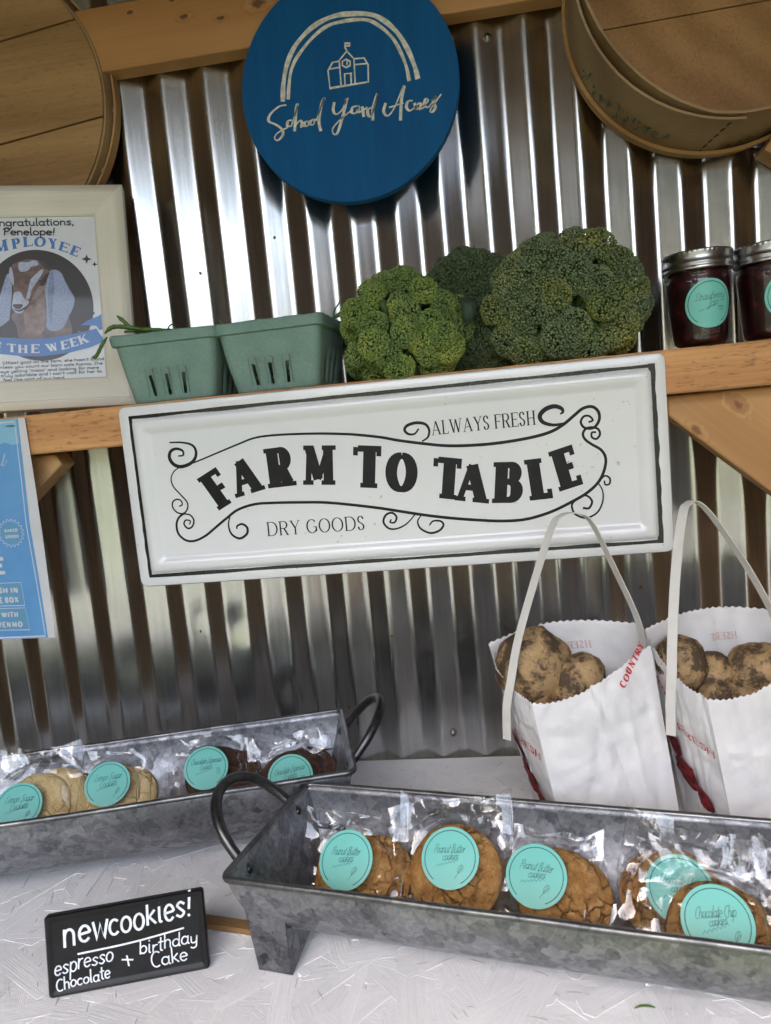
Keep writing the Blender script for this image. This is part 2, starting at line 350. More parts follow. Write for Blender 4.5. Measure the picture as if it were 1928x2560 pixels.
def film(name, tint=(.97, .97, .98), lo=.04, hi=.75, rough=.04, blend=.25, wr=0):
    T = NT(name); tr = T.n('BsdfTransparent', {'Color': tint}); gl = T.n('BsdfGlossy', {'Color': g(1), 'Roughness': rough})
    if wr:
        c = T.co(); b = T.bump(T.noise(c, 90, 2, .5, .8), wr, .002); T.set(gl, 'Normal', b)
        lw = T.n('LayerWeight', {'Blend': .5, 'Normal': b})
    else: lw = T.n('LayerWeight', {'Blend': .5})
    fac = T.n('MapRange', {'Value': T.math('POWER', lw.outputs['Facing'], blend), 'From Min': 0, 'From Max': 1, 'To Min': lo, 'To Max': hi})
    mx = T.n('MixShader', {0: fac, 1: tr, 2: gl}); T.t.links.new(mx.outputs[0], T.out.inputs[0]); return T.m
M = {}
# corrugated galvanised sheet
T = NT('corrugated_metal'); c = T.co((1, 1, 1)); n1 = T.noise(T.co((160, 160, 9)), 1, 3); n2 = T.noise(c, 350, 2); n3 = T.noise(c, 5, 3)
r = T.mix(.5, T.ramp(n3, [(.3, (.46, .46, .46)), (.7, (.60, .60, .59))]).outputs[0], T.ramp(n1, [(.3, g(.7)), (.6, g(1))]).outputs[0], 'MULTIPLY')
rr = T.n('MapRange', {'Value': n2, 'To Min': .15, 'To Max': .30})
p = T.pbsdf(Base_Color=r.outputs[0], Metallic=1.0, Roughness=rr)
T.set(p, 'Normal', T.bump(T.math('ADD', T.noise(T.co((26, 26, 9)), 1, 3, .5), T.math('MULTIPLY', T.noise(c, 700, 2), .16)), .07, .0014)); M['corr'] = T.m
M['spot'] = simple('rust_spot', (.10, .045, .015), .8, vary=.4, vs=300)
M['screw'] = simple('screw_metal', (.4, .4, .4), .4, 1)
PINE, PINED = (.52, .265, .09), (.38, .165, .045)
M['beam'] = wood('beam_wood', PINE, PINED, 0, .8, [(-.38, -.04, .612, .008), (-.395, -.04, .636, .005), (-.325, -.04, .601, .007), (-.27, -.04, .611, .014), (-.15, -.04, .635, .012), (-.46, -.04, .63, .006), (.1, -.04, .6, .01)], grain=.5)
M['shelf'] = wood('shelf_wood', (.76, .40, .165), (.60, .285, .11), 0, 1.5, grain=1.6, speck=.55, rough=.75)
M['brace'] = wood('brace_wood', (.60, .36, .17), (.44, .235, .095), 0, .9, [(.075, -.02, .034, .018), (.02, -.02, .008, .015), (.16, -.02, -.03, .007), (.2, -.02, .02, .006)], grain=.6, kcol=(.22, .07, .02))
M['boxwood'] = wood('basket_plank_wood', (.43, .25, .105), (.29, .16, .06), 0, 1.1, [(-.13, -.07, .115, .02), (.02, -.07, .03, .005)], grain=1.1, speck=.25, rough=.75)
M['boxwood2'] = wood('basket_floor_wood', (.46, .25, .10), (.34, .175, .066), 1, 1.4, grain=1.2, speck=.3, rough=.75)
M['band'] = wood('basket_band_wood', (.42, .28, .145), (.30, .185, .09), 0, .8, grain=.9, speck=.1, rough=.7)
M['bandrim'] = wood('basket_hoop_wood', (.50, .29, .12), (.38, .20, .075), 0, 1, grain=1.2, rough=.75)
M['frame'] = wood('pale_frame_wood', (.82, .77, .66), (.64, .58, .48), 0, .8, grain=.7, rough=.5)
M['framev'] = wood('pale_frame_wood_upright', (.82, .77, .66), (.64, .58, .48), 2, .8, grain=.7, rough=.5)
M['post'] = wood('post_wood', (.20, .11, .05), (.12, .06, .026), 2, .7, grain=.8)
M['lath'] = wood('lath_wood', (.30, .165, .06), (.19, .09, .03), 0, 1.5, grain=1.2, speck=.4)
M['roofwood'] = wood('roof_wood', (.20, .12, .06), (.13, .075, .035), 1, .6)
M['barn'] = wood('barn_wood', (.032, .018, .010), (.018, .010, .006), 2, .35)
# blue painted board with wood grain ghosting through
T = NT('blue_paint'); c = T.co((9, 9, 1.2), rot=(0, rad(25), 0)); n1 = T.noise(c, 4, 4, .6, 1.2); fn = T.noise(T.co((60, 60, 60)), 5, 3)
r = T.ramp(n1, [(.3, (.0008, .074, .225)), (.7, (.0016, .096, .275))]); p = T.pbsdf(Base_Color=r.outputs[0], Roughness=.65); T.set(p, 'Specular IOR Level', .2)
T.set(p, 'Normal', T.bump(T.math('ADD', n1, T.math('MULTIPLY', fn, .3)), .12, .001)); M['blue'] = T.m
T = NT('brush_cream'); c = T.co(); n1 = T.noise(c, 130, 3); r = T.ramp(n1, [(.35, (.46, .47, .42)), (.65, (.80, .77, .66))]); T.pbsdf(Base_Color=r.outputs[0], Roughness=.6); M['cream'] = T.m
# enamel sign: worn white
T = NT('white_enamel'); c = T.co(); n1 = T.noise(c, 4, 4); sp = T.noise(c, 130, 2, .4); msk = T.noise(c, 6, 2)
r = T.ramp(n1, [(.3, (.74, .755, .78)), (.7, (.82, .82, .825))])
s1 = T.ramp(sp, [(.70, g(0)), (.76, g(1))]); s2 = T.ramp(msk, [(.5, g(0)), (.62, g(1))])
col = T.mix(T.math('MULTIPLY', s1.outputs[0], T.math('MULTIPLY', s2.outputs[0], .5)), r.outputs[0], (.22, .19, .16))
p = T.pbsdf(Base_Color=col.outputs[0], Roughness=.22, Coat_Weight=.4, Coat_Roughness=.1)
T.set(p, 'Normal', T.bump(T.noise(c, 14, 2), .06, .004)); M['enamel'] = T.m
M['black'] = simple('black_enamel', (.008, .008, .009), .45, vary=.4, vs=60, Specular_IOR_Level=.25)
M['blackline'] = simple('black_brushed_line', (.014, .016, .016), .22, vary=.4, vs=90, bump=.4, bs=160)
M['wirerim'] = galv('tray_rim_metal', (.07, .072, .078), (.26, .265, .275), (.28, .45), 30)
M['galv'] = galv('galvanised_tray', (.11, .115, .13), (.40, .41, .44), (.42, .60), 70)
M['galvdark'] = galv('galvanised_dark', (.055, .058, .066), (.30, .31, .33), (.34, .55), 70)
M['handle'] = galv('handle_metal', (.045, .045, .047), (.13, .13, .135), (.28, .42), 25, .9)
# painted strand board
T = NT('white_osb_paint'); uvn = T.n('UVMap'); mp_ = T.n('Mapping', {'Scale': (1, 1, 1)}); T.t.links.new(uvn.outputs[0], mp_.inputs[0])
gr = T.noise(T.n('Mapping', {'Vector': uvn.outputs[0], 'Scale': (14, 520, 1)}), 1, 4, .6, .4)
c = T.co(); n1 = T.noise(c, 9, 4); dn = T.noise(c, 70, 3, .6); geo = T.n('NewGeometry')
r = T.ramp(n1, [(.3, (.80, .80, .815)), (.7, (.90, .895, .895))])
d1 = T.ramp(dn, [(.66, g(0)), (.76, g(1))]); col = T.mix(T.math('MULTIPLY', d1.outputs[0], .35), r.outputs[0], (.42, .36, .29))
ft = T.noise(T.n('Mapping', {'Vector': uvn.outputs[0], 'Scale': (.6, .6, .6)}), 1, 0); fr_ = T.ramp(ft, [(.35, g(.9)), (.65, g(1))]); col = T.mix(.8, col.outputs[0], fr_.outputs[0], 'MULTIPLY')
g1 = T.ramp(gr, [(.25, g(.80)), (.6, g(1))]); col = T.mix(.5, col.outputs[0], g1.outputs[0], 'MULTIPLY')
p = T.pbsdf(Base_Color=col.outputs[0], Roughness=.55); T.set(p, 'Normal', T.bump(T.math('ADD', gr, T.math('MULTIPLY', T.noise(c, 160, 3), .5)), .55, .0010)); M['osb'] = T.m
M['grime'] = simple('dirt_in_cracks', (.30, .24, .17), .8, vary=.4, vs=80)
# moulded pulp
T = NT('green_pulp'); c = T.co(); n1 = T.noise(c, 420, 3, .6); n2 = T.noise(c, 25, 3); r = T.ramp(T.math('ADD', T.math('MULTIPLY', n1, .6), T.math('MULTIPLY', n2, .4)), [(.3, (.145, .25, .21)), (.7, (.24, .36, .31))])
p = T.pbsdf(Base_Color=r.outputs[0], Roughness=.9); T.set(p, 'Normal', T.bump(T.math('ADD', n1, n2), .55, .0012)); M['pulp'] = T.m
M['bean'] = simple('bean_green', (.085, .17, .03), .45, vary=.35, vs=60)
# broccoli beads
def broc(name, a, b, cc_):
    T = NT(name); c = T.co(); n1 = T.noise(c, 22, 3); n2 = T.noise(c, 300, 2); r = T.ramp(n1, [(.3, a), (.55, b), (.72, cc_)])
    col = T.mix(.5, r.outputs[0], T.ramp(n2, [(.3, g(.5)), (.7, g(1.0))]).outputs[0], 'MULTIPLY'); T.pbsdf(Base_Color=col.outputs[0], Roughness=.6); return T.m
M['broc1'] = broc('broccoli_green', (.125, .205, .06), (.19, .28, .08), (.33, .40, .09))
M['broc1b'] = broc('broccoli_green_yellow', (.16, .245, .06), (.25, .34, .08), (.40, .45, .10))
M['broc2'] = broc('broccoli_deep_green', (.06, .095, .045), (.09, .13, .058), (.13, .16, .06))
M['broc3'] = broc('broccoli_grey_green', (.13, .18, .095), (.19, .25, .12), (.30, .34, .12))
M['broc3b'] = broc('broccoli_olive_green', (.15, .20, .075), (.23, .275, .09), (.39, .37, .10))
M['broc2b'] = M['broc2']
M['stalk'] = simple('broccoli_stalk', (.10, .17, .055), .6)
M['leaf'] = simple('broccoli_leaf', (.035, .06, .04), .7)
# jars
T = NT('strawberry_jam'); c = T.co(); v = T.noise(c, 90, 4); r = T.ramp(v, [(.4, (.010, .0012, .003)), (.62, (.045, .004, .007)), (.72, (.17, .017, .014))]); T.pbsdf(Base_Color=r.outputs[0], Roughness=.35); M['jam'] = T.m
M['glass'] = film('jar_glass', (.9, .88, .88), .04, .8, .03, 5)
M['lid'] = simple('lid_metal', (.46, .46, .47), .28, 1, vary=.06)
M['emboss'] = simple('embossed_glass_edge', (.16, .13, .13), .15)
M['sticker'] = simple('aqua_sticker', (.20, .62, .55), .38, vary=.03)
M['ink'] = simple('sticker_ink', (.015, .03, .03), .5)
M['film'] = film('cellophane', (.985, .985, .99), .085, .97, .05, 3.2)
M['seam'] = film('cellophane_seam', (.9, .9, .92), .4, .9, .2, 3.0)
M['sleeve'] = film('plastic_sleeve', (.94, .94, .94), .04, .8, .08, 5)
# cookies
def cookie_mat(name, a, b, cc_, dark, bs=140, thr=.62):
    T = NT(name); c = T.cor(); n1 = T.noise(c, 45, 5, .6); n2 = T.noise(c, bs, 4, .7); sp = T.n('TexVoronoi', {'Vector': c, 'Scale': 75})
    r = T.ramp(T.math('ADD', T.math('MULTIPLY', n1, .55), T.math('MULTIPLY', n2, .45)), [(.36, a), (.5, b), (.62, cc_)]); s = T.ramp(T.noise(c, 110, 3, .5), [(thr, g(0)), (thr+.08, g(1))])
    col = T.mix(T.math('MULTIPLY', s.outputs[0], .7), r.outputs[0], dark)
    wc = T.n('VectorMath', {0: c, 1: T.n('VectorMath', {0: T.noise(c, 60, 3).outputs['Color'], 1: (.014, .014, .014)}, operation='MULTIPLY')}, operation='ADD')
    ve = T.n('TexVoronoi', {'Vector': wc, 'Scale': 62}, feature='DISTANCE_TO_EDGE'); ck = T.ramp(ve.outputs['Distance'], [(.0, g(1)), (.09, g(0))])
    ck = T.math('MULTIPLY', ck.outputs[0], T.ramp(T.noise(c, 25, 2), [(.45, g(0)), (.6, g(.8))]).outputs[0]); col = T.mix(ck, col.outputs[0], dark); n2 = T.math('SUBTRACT', n2, ck)
    p = T.pbsdf(Base_Color=col.outputs[0], Roughness=.7); T.set(p, 'Normal', T.bump(T.math('ADD', n2, T.math('MULTIPLY', n1, 1.5)), .9, .003)); return T.m
M['pb'] = cookie_mat('peanut_butter_cookie', (.30, .135, .032), (.46, .235, .066), (.62, .37, .13), (.13, .05, .013))
M['lemon'] = cookie_mat('lemon_sugar_cookie', (.70, .50, .22), (.78, .59, .29), (.85, .68, .38), (.58, .36, .12), thr=.7)
M['espresso'] = cookie_mat('chocolate_cookie', (.045, .016, .010), (.075, .028, .017), (.115, .05, .03), (.018, .006, .004), 220, .55)
M['choc'] = cookie_mat('chocolate_chip_cookie', (.31, .145, .045), (.45, .23, .075), (.58, .34, .13), (.06, .022, .01), thr=.64)
# chalkboard
M['slate'] = simple('black_chalkboard', (.008, .008, .010), .38, vary=.5, vs=25, Specular_IOR_Level=.25)
M['chalk'] = simple('chalk_white', (.72, .76, .82), .6, vary=.2, vs=150)
# paper bag
T = NT('white_paper'); c = T.co(); n1 = T.noise(c, 18, 5, .6, 1.0); n2 = T.noise(c, 260, 3)
r = T.ramp(n1, [(.3, (.70, .70, .715)), (.7, (.82, .815, .81))]); p = T.pbsdf(Base_Color=r.outputs[0], Roughness=.6)
T.set(p, 'Normal', T.bump(T.math('ADD', T.math('MULTIPLY', n2, .35), n1), .35, .0015)); M['paper'] = T.m
M['strap'] = simple('paper_handle', (.70, .68, .65), .6, vary=.05, bump=.2, bs=300)
M['red'] = simple('red_print', (.55, .03, .04), .6); M['redghost'] = simple('red_print_showing_through', (.72, .52, .52), .6)
T = NT('strawberry_print'); c = T.co(); v = T.n('TexVoronoi', {'Vector': c, 'Scale': 150}); r = T.ramp(v.outputs['Distance'], [(.1, (.02, .001, .003)), (.28, (.07, .002, .006)), (.65, (.26, .010, .016))]); T.pbsdf(Base_Color=r.outputs[0], Roughness=.6); M['berry'] = T.m
M['inkline'] = simple('print_black', (.02, .02, .02), .6)
# potato
T = NT('dirty_potato'); c = T.cor(); n1 = T.noise(c, 38, 5, .65, .5); n2 = T.noise(c, 190, 4, .7); n3 = T.noise(c, 12, 3)
r = T.ramp(n3, [(.3, (.40, .25, .11)), (.7, (.55, .37, .19))]); dm = T.ramp(T.math('ADD', T.math('MULTIPLY', n1, .7), T.math('MULTIPLY', n2, .3)), [(.44, g(0)), (.54, g(1))])
col = T.mix(T.math('MULTIPLY', dm.outputs[0], .9), r.outputs[0], (.04, .024, .014)); fs = T.ramp(n2, [(.35, g(.55)), (.6, g(1))]); col = T.mix(.6, col.outputs[0], fs.outputs[0], 'MULTIPLY')
p = T.pbsdf(Base_Color=col.outputs[0], Roughness=.75); T.set(p, 'Normal', T.bump(T.math('ADD', n1, n2), .5, .002)); M['potato'] = T.m
# prints
def pr(n, c): M[n] = simple('print_'+n, c, .45, vary=.06, vs=15)
pr('posterwhite', (.70, .71, .76)); pr('pblue', (.055, .19, .52)); pr('pbrown', (.030, .022, .02)); pr('pdark', (.02, .02, .018)); pr('pwhite', (.66, .69, .78))
M['goatbrown'] = simple('print_goat_brown', (.15, .085, .075), .45, vary=.45, vs=140); M['goatbody'] = simple('print_goat_neck', (.17, .115, .105), .45, vary=.4, vs=60); M['goatwhite'] = simple('print_goat_white', (.30, .36, .55), .45, vary=.28, vs=420); M['goatpale'] = simple('print_goat_pale', (.42, .46, .60), .45, vary=.2, vs=300)
T = NT('print_sky_blue'); c = T.co(); n1 = T.noise(c, 14, 4); r = T.ramp(n1, [(.35, (.13, .37, .73)), (.65, (.17, .43, .78))]); T.pbsdf(Base_Color=r.outputs[0], Roughness=.45); M['lblue'] = T.m
pr('paleblue', (.30, .60, .80)); pr('teal', (.16, .42, .66)); pr('linewhite', (.68, .75, .86)); pr('paperedge', (.78, .78, .80))
M['glasspane'] = film('picture_glass', (.98, .98, .98), .012, .8, .05, 5)
# outdoors
T = NT('lawn_grass'); c = T.co(); n1 = T.noise(c, .35, 4); n2 = T.noise(c, 14, 4); r = T.ramp(T.math('ADD', T.math('MULTIPLY', n1, .6), T.math('MULTIPLY', n2, .4)), [(.35, (.045, .065, .018)), (.65, (.10, .115, .035))]); p = T.pbsdf(Base_Color=r.outputs[0], Roughness=.9); T.set(p, 'Normal', T.bump(n2, .5, .03)); M['lawn'] = T.m
M['gravel'] = simple('gravel_road', (.15, .145, .14), .95, vary=.35, vs=40, bump=.5, bs=60)
M['bark'] = simple('tree_bark', (.09, .065, .045), .9, vary=.4, vs=20); M['foliage'] = simple('tree_foliage', (.05, .085, .025), .7, vary=.4, vs=2)
# ------------------------------------------------------------------ ground and what stands across the lane
ZG = ZC-.92
b = MB(); b.poly([(-150, -150, ZG), (150, -150, ZG), (150, 150, ZG), (-150, 150, ZG)]); tag(b.build('lawn', M['lawn']), 'mown lawn around the stand', 'lawn', kind='structure')
b = MB(); pts = [(-60, -4.3), (-20, -4.1), (0, -4.2), (20, -4.0), (60, -4.4), (60, -7.4), (20, -7.0), (0, -7.3), (-20, -6.9), (-60, -7.5)]; b.poly([(x, y, ZG+.006) for x, y in pts][::-1]); tag(b.build('gravel_road', M['gravel']), 'grey gravel lane in front of the stand', 'road', kind='structure')
def tree(x, y, h, rw, seed, label):
    rnd = random.Random(seed); t = thing('tree', label, 'tree', (x, y, ZG), group='trees beyond the lane')
    b = MB(); b.tube([(0, 0, 0), (.1, 0, h*.3), (0, .1, h*.6), (.1, 0, h*.85)], [.22, .18, .12, .04], 8)
    for i in range(6):
        a = rnd.uniform(0, 6.28); z = h*rnd.uniform(.3, .6); b.tube([(0, 0, z), (cos(a)*rw*.4, sin(a)*rw*.4, z+h*.12), (cos(a)*rw*.7, sin(a)*rw*.7, z+h*.2)], [.08, .05, .02], 6)
    b.build('trunk', M['bark'], t)
    b = MB()
    cl = [(rnd.gauss(0, rw*.45), rnd.gauss(0, rw*.45), h*rnd.uniform(.35, .95), rnd.uniform(.25, .5)*rw*.8) for i in range(30)]
    for cx, cy, cz, r in cl:
        for j in range(90):
            d = Vector((rnd.gauss(0, 1), rnd.gauss(0, 1), rnd.gauss(0, .8))).normalized()*r*rnd.random()**.4
            p = Vector((cx, cy, cz))+d; u = Vector((rnd.gauss(0, 1), rnd.gauss(0, 1), rnd.gauss(0, 1))).normalized(); v = u.orthogonal().normalized(); s = rnd.uniform(.16, .36)
            b.add([p-u*s, p+v*s*.6, p+u*s, p-v*s*.6], [(0, 1, 2, 3)])
    b.build('crown', M['foliage'], t)
for i, (x, y, h, rw, lb) in enumerate([(-12.5, -19, 10, 3.2, 'tall tree beyond the lane, farthest left'), (-9, -22, 9, 3.0, 'round tree beyond the lane, second from the left'), (-6.8, -16, 9, 3.0, 'dense tree beyond the lane, left of centre'), (-2, -30, 7.5, 3.0, 'tree straight across the lane'), (6, -34, 6, 3.0, 'low far tree right of centre'), (13, -36, 6.5, 3.2, 'low far tree, second from the right'), (20, -30, 8, 3.0, 'far tree at the right bend of the lane'), (-17, -15, 9, 3.0, 'leaning tree beside the lane at the far left bend')]): tree(x, y, h, rw, 40+i, lb)

# ------------------------------------------------------------------ corrugated metal wall
PW, X0, AW = .0676, -.118+.0338, .0056
def wdepth(x):
    t = 2*pi*(x-X0)/PW
    return -AW*(sin(t)-.085*sin(3*t)+.012*sin(5*t))
DENTS = [(-.425, -.301, .022, .0035), (-.402, -.345, .02, -.003), (-.342, -.427, .022, .0045), (-.485, -.283, .015, .002), (.155, -.33, .02, -.002), (-.10, -.36, .03, .0015), (-.55, .27, .02, .002), (-.62, -.36, .03, .002)]
def sheet(x0, x1, off, seed, parent):
    b = MB(); nx = int((x1-x0)/PW*22); nz = 105; z0, z1 = -.72, .84; vs = []
    for i in range(nz+1):
        z = z0+(z1-z0)*i/nz
        for j in range(nx+1):
            x = x0+(x1-x0)*j/nx
            q = Vector((x*3, z*1.6, seed)); xx = x+.0012*noise.noise(q*2.1)
            d = wdepth(xx)*(1+.07*noise.noise(Vector((x*9, z*1.3, seed+5))))+.0007*noise.noise(q)+.00018*noise.noise(Vector((x*40, z*14, seed)))
            for dx, dz, r, dp in DENTS:
                rr = ((x-dx)**2+((z-dz)*.7)**2)/(r*r)
                if rr < 4: d -= dp*math.exp(-rr*1.8)
            vs.append((x, -d-off, z))
    n = nx+1; b.add(vs, [(i*n+j, i*n+j+1, (i+1)*n+j+1, (i+1)*n+j) for i in range(nz) for j in range(nx)])
    o = b.build('metal_sheet', M['corr'], parent, True); return o
wall = thing('corrugated_wall', 'shiny corrugated metal back wall of the farm stand', 'wall')
sheet(-1.35, -.608, .0000, 1.3, wall); sheet(-.622, .162, .0011, 4.7, wall); sheet(.150, .95, .0000, 8.2, wall)
for x, z in ((-.084, -.50), (-.557, -.50), (.254, -.505), (-.287, .53), (.05, .535)):
    b = MB(); b.lathe([(.0001, .0045), (.003, .004), (.0035, .0015), (.0065, .001), (.0065, 0)], 12); o = b.build('screw', M['screw'], wall, True); o.location = (x, -wdepth(x)-.001, z); o.rotation_euler = (rad(90), 0, 0)
rnd = random.Random(21)
for i, (x, z) in enumerate(((-.487, -.31), (-.168, -.333), (-.415, .262), (-.29, .30), (.11, .33), (-.55, -.2), (.03, -.44), (-.25, -.45), (.22, -.28))):
    b = MB(); n = 9; b.add([(.0001, 0, 0)]+[(rnd.uniform(.0012, .0028)*cos(2*pi*k/n), 0, rnd.uniform(.0012, .0034)*sin(2*pi*k/n)) for k in range(n)], [(0, 1+(k+1) % n, 1+k) for k in range(n)]); o = b.build('rust_spot', M['spot'], wall); o.location = (x, -wdepth(x)-.0024, z)
# top beam
t = thing('wall_beam', 'pine beam with small knots along the top of the wall', 'beam')
b = MB(); b.box((-.25, -.0235, .601), (2.1, .033, .090)); b.build('board', M['beam'], t, bevel=.0025)
# roof, posts
t = thing('stand_roof', 'wooden roof of the farm stand over the counter', 'roof')
b = MB(); b.add([(-1.7, .06, .85), (1.3, .06, .85), (1.3, -2.0, 1.09), (-1.7, -2.0, 1.09)], [(0, 1, 2, 3)]); o = b.build('deck', M['roofwood'], t); o.modifiers.new('s', 'SOLIDIFY').thickness = .025
for x in (-1.2, -.6, 0, .6, 1.0): b = MB(); b.box((x, -.97, .914), (.038, 1.95, .085), Matrix.Rotation(-.1160, 3, 'X')); b.build('rafter', M['beam'], t)
for x, y, lb in ((-1.5, -1.9, 'front left timber post holding up the stand roof'), (1.15, -1.9, 'front right timber post holding up the stand roof'), (-1.17, -.06, 'back left timber post beside the metal wall'), (.87, -.06, 'back right timber post beside the metal wall')):
    ht = (1.02 if y < -1 else .82)-ZG; b = MB(); b.box((0, 0, ht/2), (.089, .089, ht)); o = b.build('timber_post', M['post'], bevel=.003); o.location = (x, y, ZG); tag(o, lb, 'post', 'roof posts')
for x, lb in ((-1.22, 'plank side wall at the left end of the stand'), (.93, 'plank side wall at the right end of the stand')):
    t = thing('side_wall', lb, 'wall', (x, -.96, ZG))
    for i in range(13): b = MB(); b.box((0, (i-6)*.146, 1.13), (.02, .142, 2.26)); b.build('plank', M['post'], t)
# ------------------------------------------------------------------ shelf with braces
SHZ = .0622
shelf = thing('wall_shelf', 'rough brown wooden shelf with front rail and diagonal braces', 'shelf')
b = MB(); n = 140
prof = [(-.112, .006), (-.1475, .006), (-.150, .0085), (-.150, .0585), (-.1470, SHZ), (-.112, SHZ)]
rings = []
for i in range(n+1):
    x = -1.25+2.1*i/n; j = .0006*noise.noise(Vector((x*40, 0, 2))); k = .0009*noise.noise(Vector((x*60, 3, 2)))
    rings.append([(x, y+(j if y < -.13 else 0), z+(k if (z > .04 and y < -.13) else 0)+(.0012*noise.noise(Vector((x*25, 9, 1))) if (z < .01 and y < -.13) else 0)) for y, z in prof])
b.loft(rings, True, True, True); b.build('front_rail', M['shelf'], shelf)
b = MB(); b.box((-.2, -.0595, SHZ-.012), (2.1, .104, .020)); b.build('shelf_board', M['shelf'], shelf)
def brace(poly, ang, y0, y1, org, mat):
    b = MB(); ca, sa = cos(ang), sin(ang)
    L = [((x-org[0])*ca+(z-org[1])*sa, -(x-org[0])*sa+(z-org[1])*ca) for x, z in poly]
    b.prism(L, lambda x, z, d: (x, d, z), y0, y1); o = b.build('brace', mat, shelf, bevel=.003); o.location = (org[0], 0, org[1]); o.rotation_euler = (0, -ang, 0); return o
ang = -rad(41.6)
M['brace2'] = wood('brace_wood_right', (.60, .36, .17), (.45, .245, .10), 0, .9, [(.3, 0, 0, .001)], grain=.6)
def loc2(x, z, org, ang): return ((x-org[0])*cos(ang)+(z-org[1])*sin(ang), -(x-org[0])*sin(ang)+(z-org[1])*cos(ang))
orgR = (.244, -.022); kn = [(*[(lambda q: (q[0], -.12, q[1]))(loc2(x, z, orgR, ang))][0], s) for x, z, s in ((.332, -.015, .013), (.281, -.046, .011))]
M['brace2'] = wood('brace_wood_right', (.66, .37, .15), (.50, .255, .09), 0, .9, kn, grain=.6, kcol=(.24, .085, .025))
brace([(.244, -.022), (.244, .0035), (.425, .0035), (.62, -.169), (.62, -.356)], ang, -.12, -.082, orgR, M['brace2'])
angl = rad(38)
brace([(-.6185, -.0125), (-.628, .0035), (-.79, .0035), (-.95, -.12), (-.95, -.271)], angl, -.12, -.080, (-.6185, -.0125), M['brace'])

# ------------------------------------------------------------------ counter of painted strand board
counter = thing('counter', 'white painted strand board counter with flaky chips', 'counter', (0, 0, 0))
b = MB(); b.box((-.165, -.317, ZC-.0095), (1.63, .614, .018)); b.uv = [(p[0], p[1]) for p in b.v]; b.build('board', M['osb'], counter, bevel=.001)
b = MB(); b.box((-.165, -.60, ZC-.07), (1.6, .035, .10)); b.uv = [(p[0], p[2]) for p in b.v]; b.build('apron', M['osb'], counter)
b = MB(); b.uv = []; rnd = random.Random(3)
def flake(cx, cy, a, L, W, z):
    ca, sa = cos(a), sin(a); pts = []
    nL = 3
    for i in range(nL+1): pts.append((-L/2+L*i/nL, -W/2*(1+rnd.uniform(-.07, .07))))
    pts.append((L/2+rnd.uniform(.1, .5)*W, rnd.uniform(-.3, .3)*W))
    for i in range(nL+1): pts.append((L/2-L*i/nL, W/2*(1+rnd.uniform(-.07, .07))))
    pts.append((-L/2-rnd.uniform(.1, .5)*W, rnd.uniform(-.3, .3)*W))
    tx, ty = rnd.uniform(-.004, .004), rnd.uniform(-.010, .010); ou, ov = rnd.uniform(0, 9), rnd.uniform(0, 9)
    top = [(cx+x*ca-y*sa, cy+x*sa+y*ca, z+tx*x+ty*y) for x, y in pts]; n = len(top)
    bot = [(x, y, zz-.0008) for x, y, zz in top]
    b.add(top+bot, [tuple(range(n))]+[(n+j, n+(j+1) % n, (j+1) % n, j) for j in range(n)])
    uv = [(ou+x, ov+y) for x, y in pts]; b.uv += uv+uv
for i in range(1150):
    cx = rnd.uniform(-.95, .6); cy = rnd.uniform(-.60, -.035); big = rnd.random()
    a = rnd.choice((.25, 1.15, 2.0, 2.7))+rnd.gauss(0, .35)
    L = rnd.uniform(.04, .13); W = rnd.uniform(.008, .032)
    if cy > -.07: L *= .5; W *= .6
    flake(cx, cy, a, L, W, ZC+rnd.uniform(.00005, .0008)+(.0004 if rnd.random() < .12 else 0))
o = b.build('wood_flakes', M['osb'], counter); o['kind'] = 'stuff'
b = MB()
for i in range(260):   # thin lifted slivers and bits of dirt caught between the flakes
    x, y = rnd.uniform(-.85, .5), rnd.uniform(-.58, -.1); a = rnd.choice((.25, 1.15, 2.0, 2.7))+rnd.gauss(0, .3); L = rnd.uniform(.003, .02)
    b.tube([(x, y, ZC+.0011), (x+cos(a)*L*.5, y+sin(a)*L*.5, ZC+.0016), (x+cos(a)*L, y+sin(a)*L, ZC+.0012)], [.00018, .0003, .00015], 4)
o = b.build('dirt_slivers', M['grime'], counter); o['kind'] = 'stuff'
b = MB(); rings = []
for i in range(11):
    s = i/10; x = -.085+.17*s; rings.append([(x, dy*(.0075+.0005*noise.noise(Vector((x*90, dy, 0)))), dz*.007+.0003*noise.noise(Vector((x*80, dz, 4)))) for dy, dz in ((-1, 0), (-1, 1), (1, 1), (1, 0))])
b.loft(rings, True, True, True); o = b.build('wood_lath', M['lath'], None, bevel=.0006); o.location = (-.325, -.416, ZC+.0016); o.rotation_euler = (0, 0, rad(-11)); tag(o, 'short raw brown wood strip lying between chalkboard and tray foot', 'wood strip')
b = MB(); pts = crom([(-.009, 0, .0006), (-.003, .001, .0016), (.004, .0005, .0014), (.009, -.001, .0008)], 4); b.tube(pts, [.0006+.0011*sin(pi*i/(len(pts)-1)) for i in range(len(pts))], 6, flat=.5); o = b.build('green_scrap', M['bean'], None, True); o.location = (.104, -.523, ZC+.0014); o.rotation_euler = (0, 0, .1); tag(o, 'tiny green bean scrap on the counter in front of the tray', 'scrap')
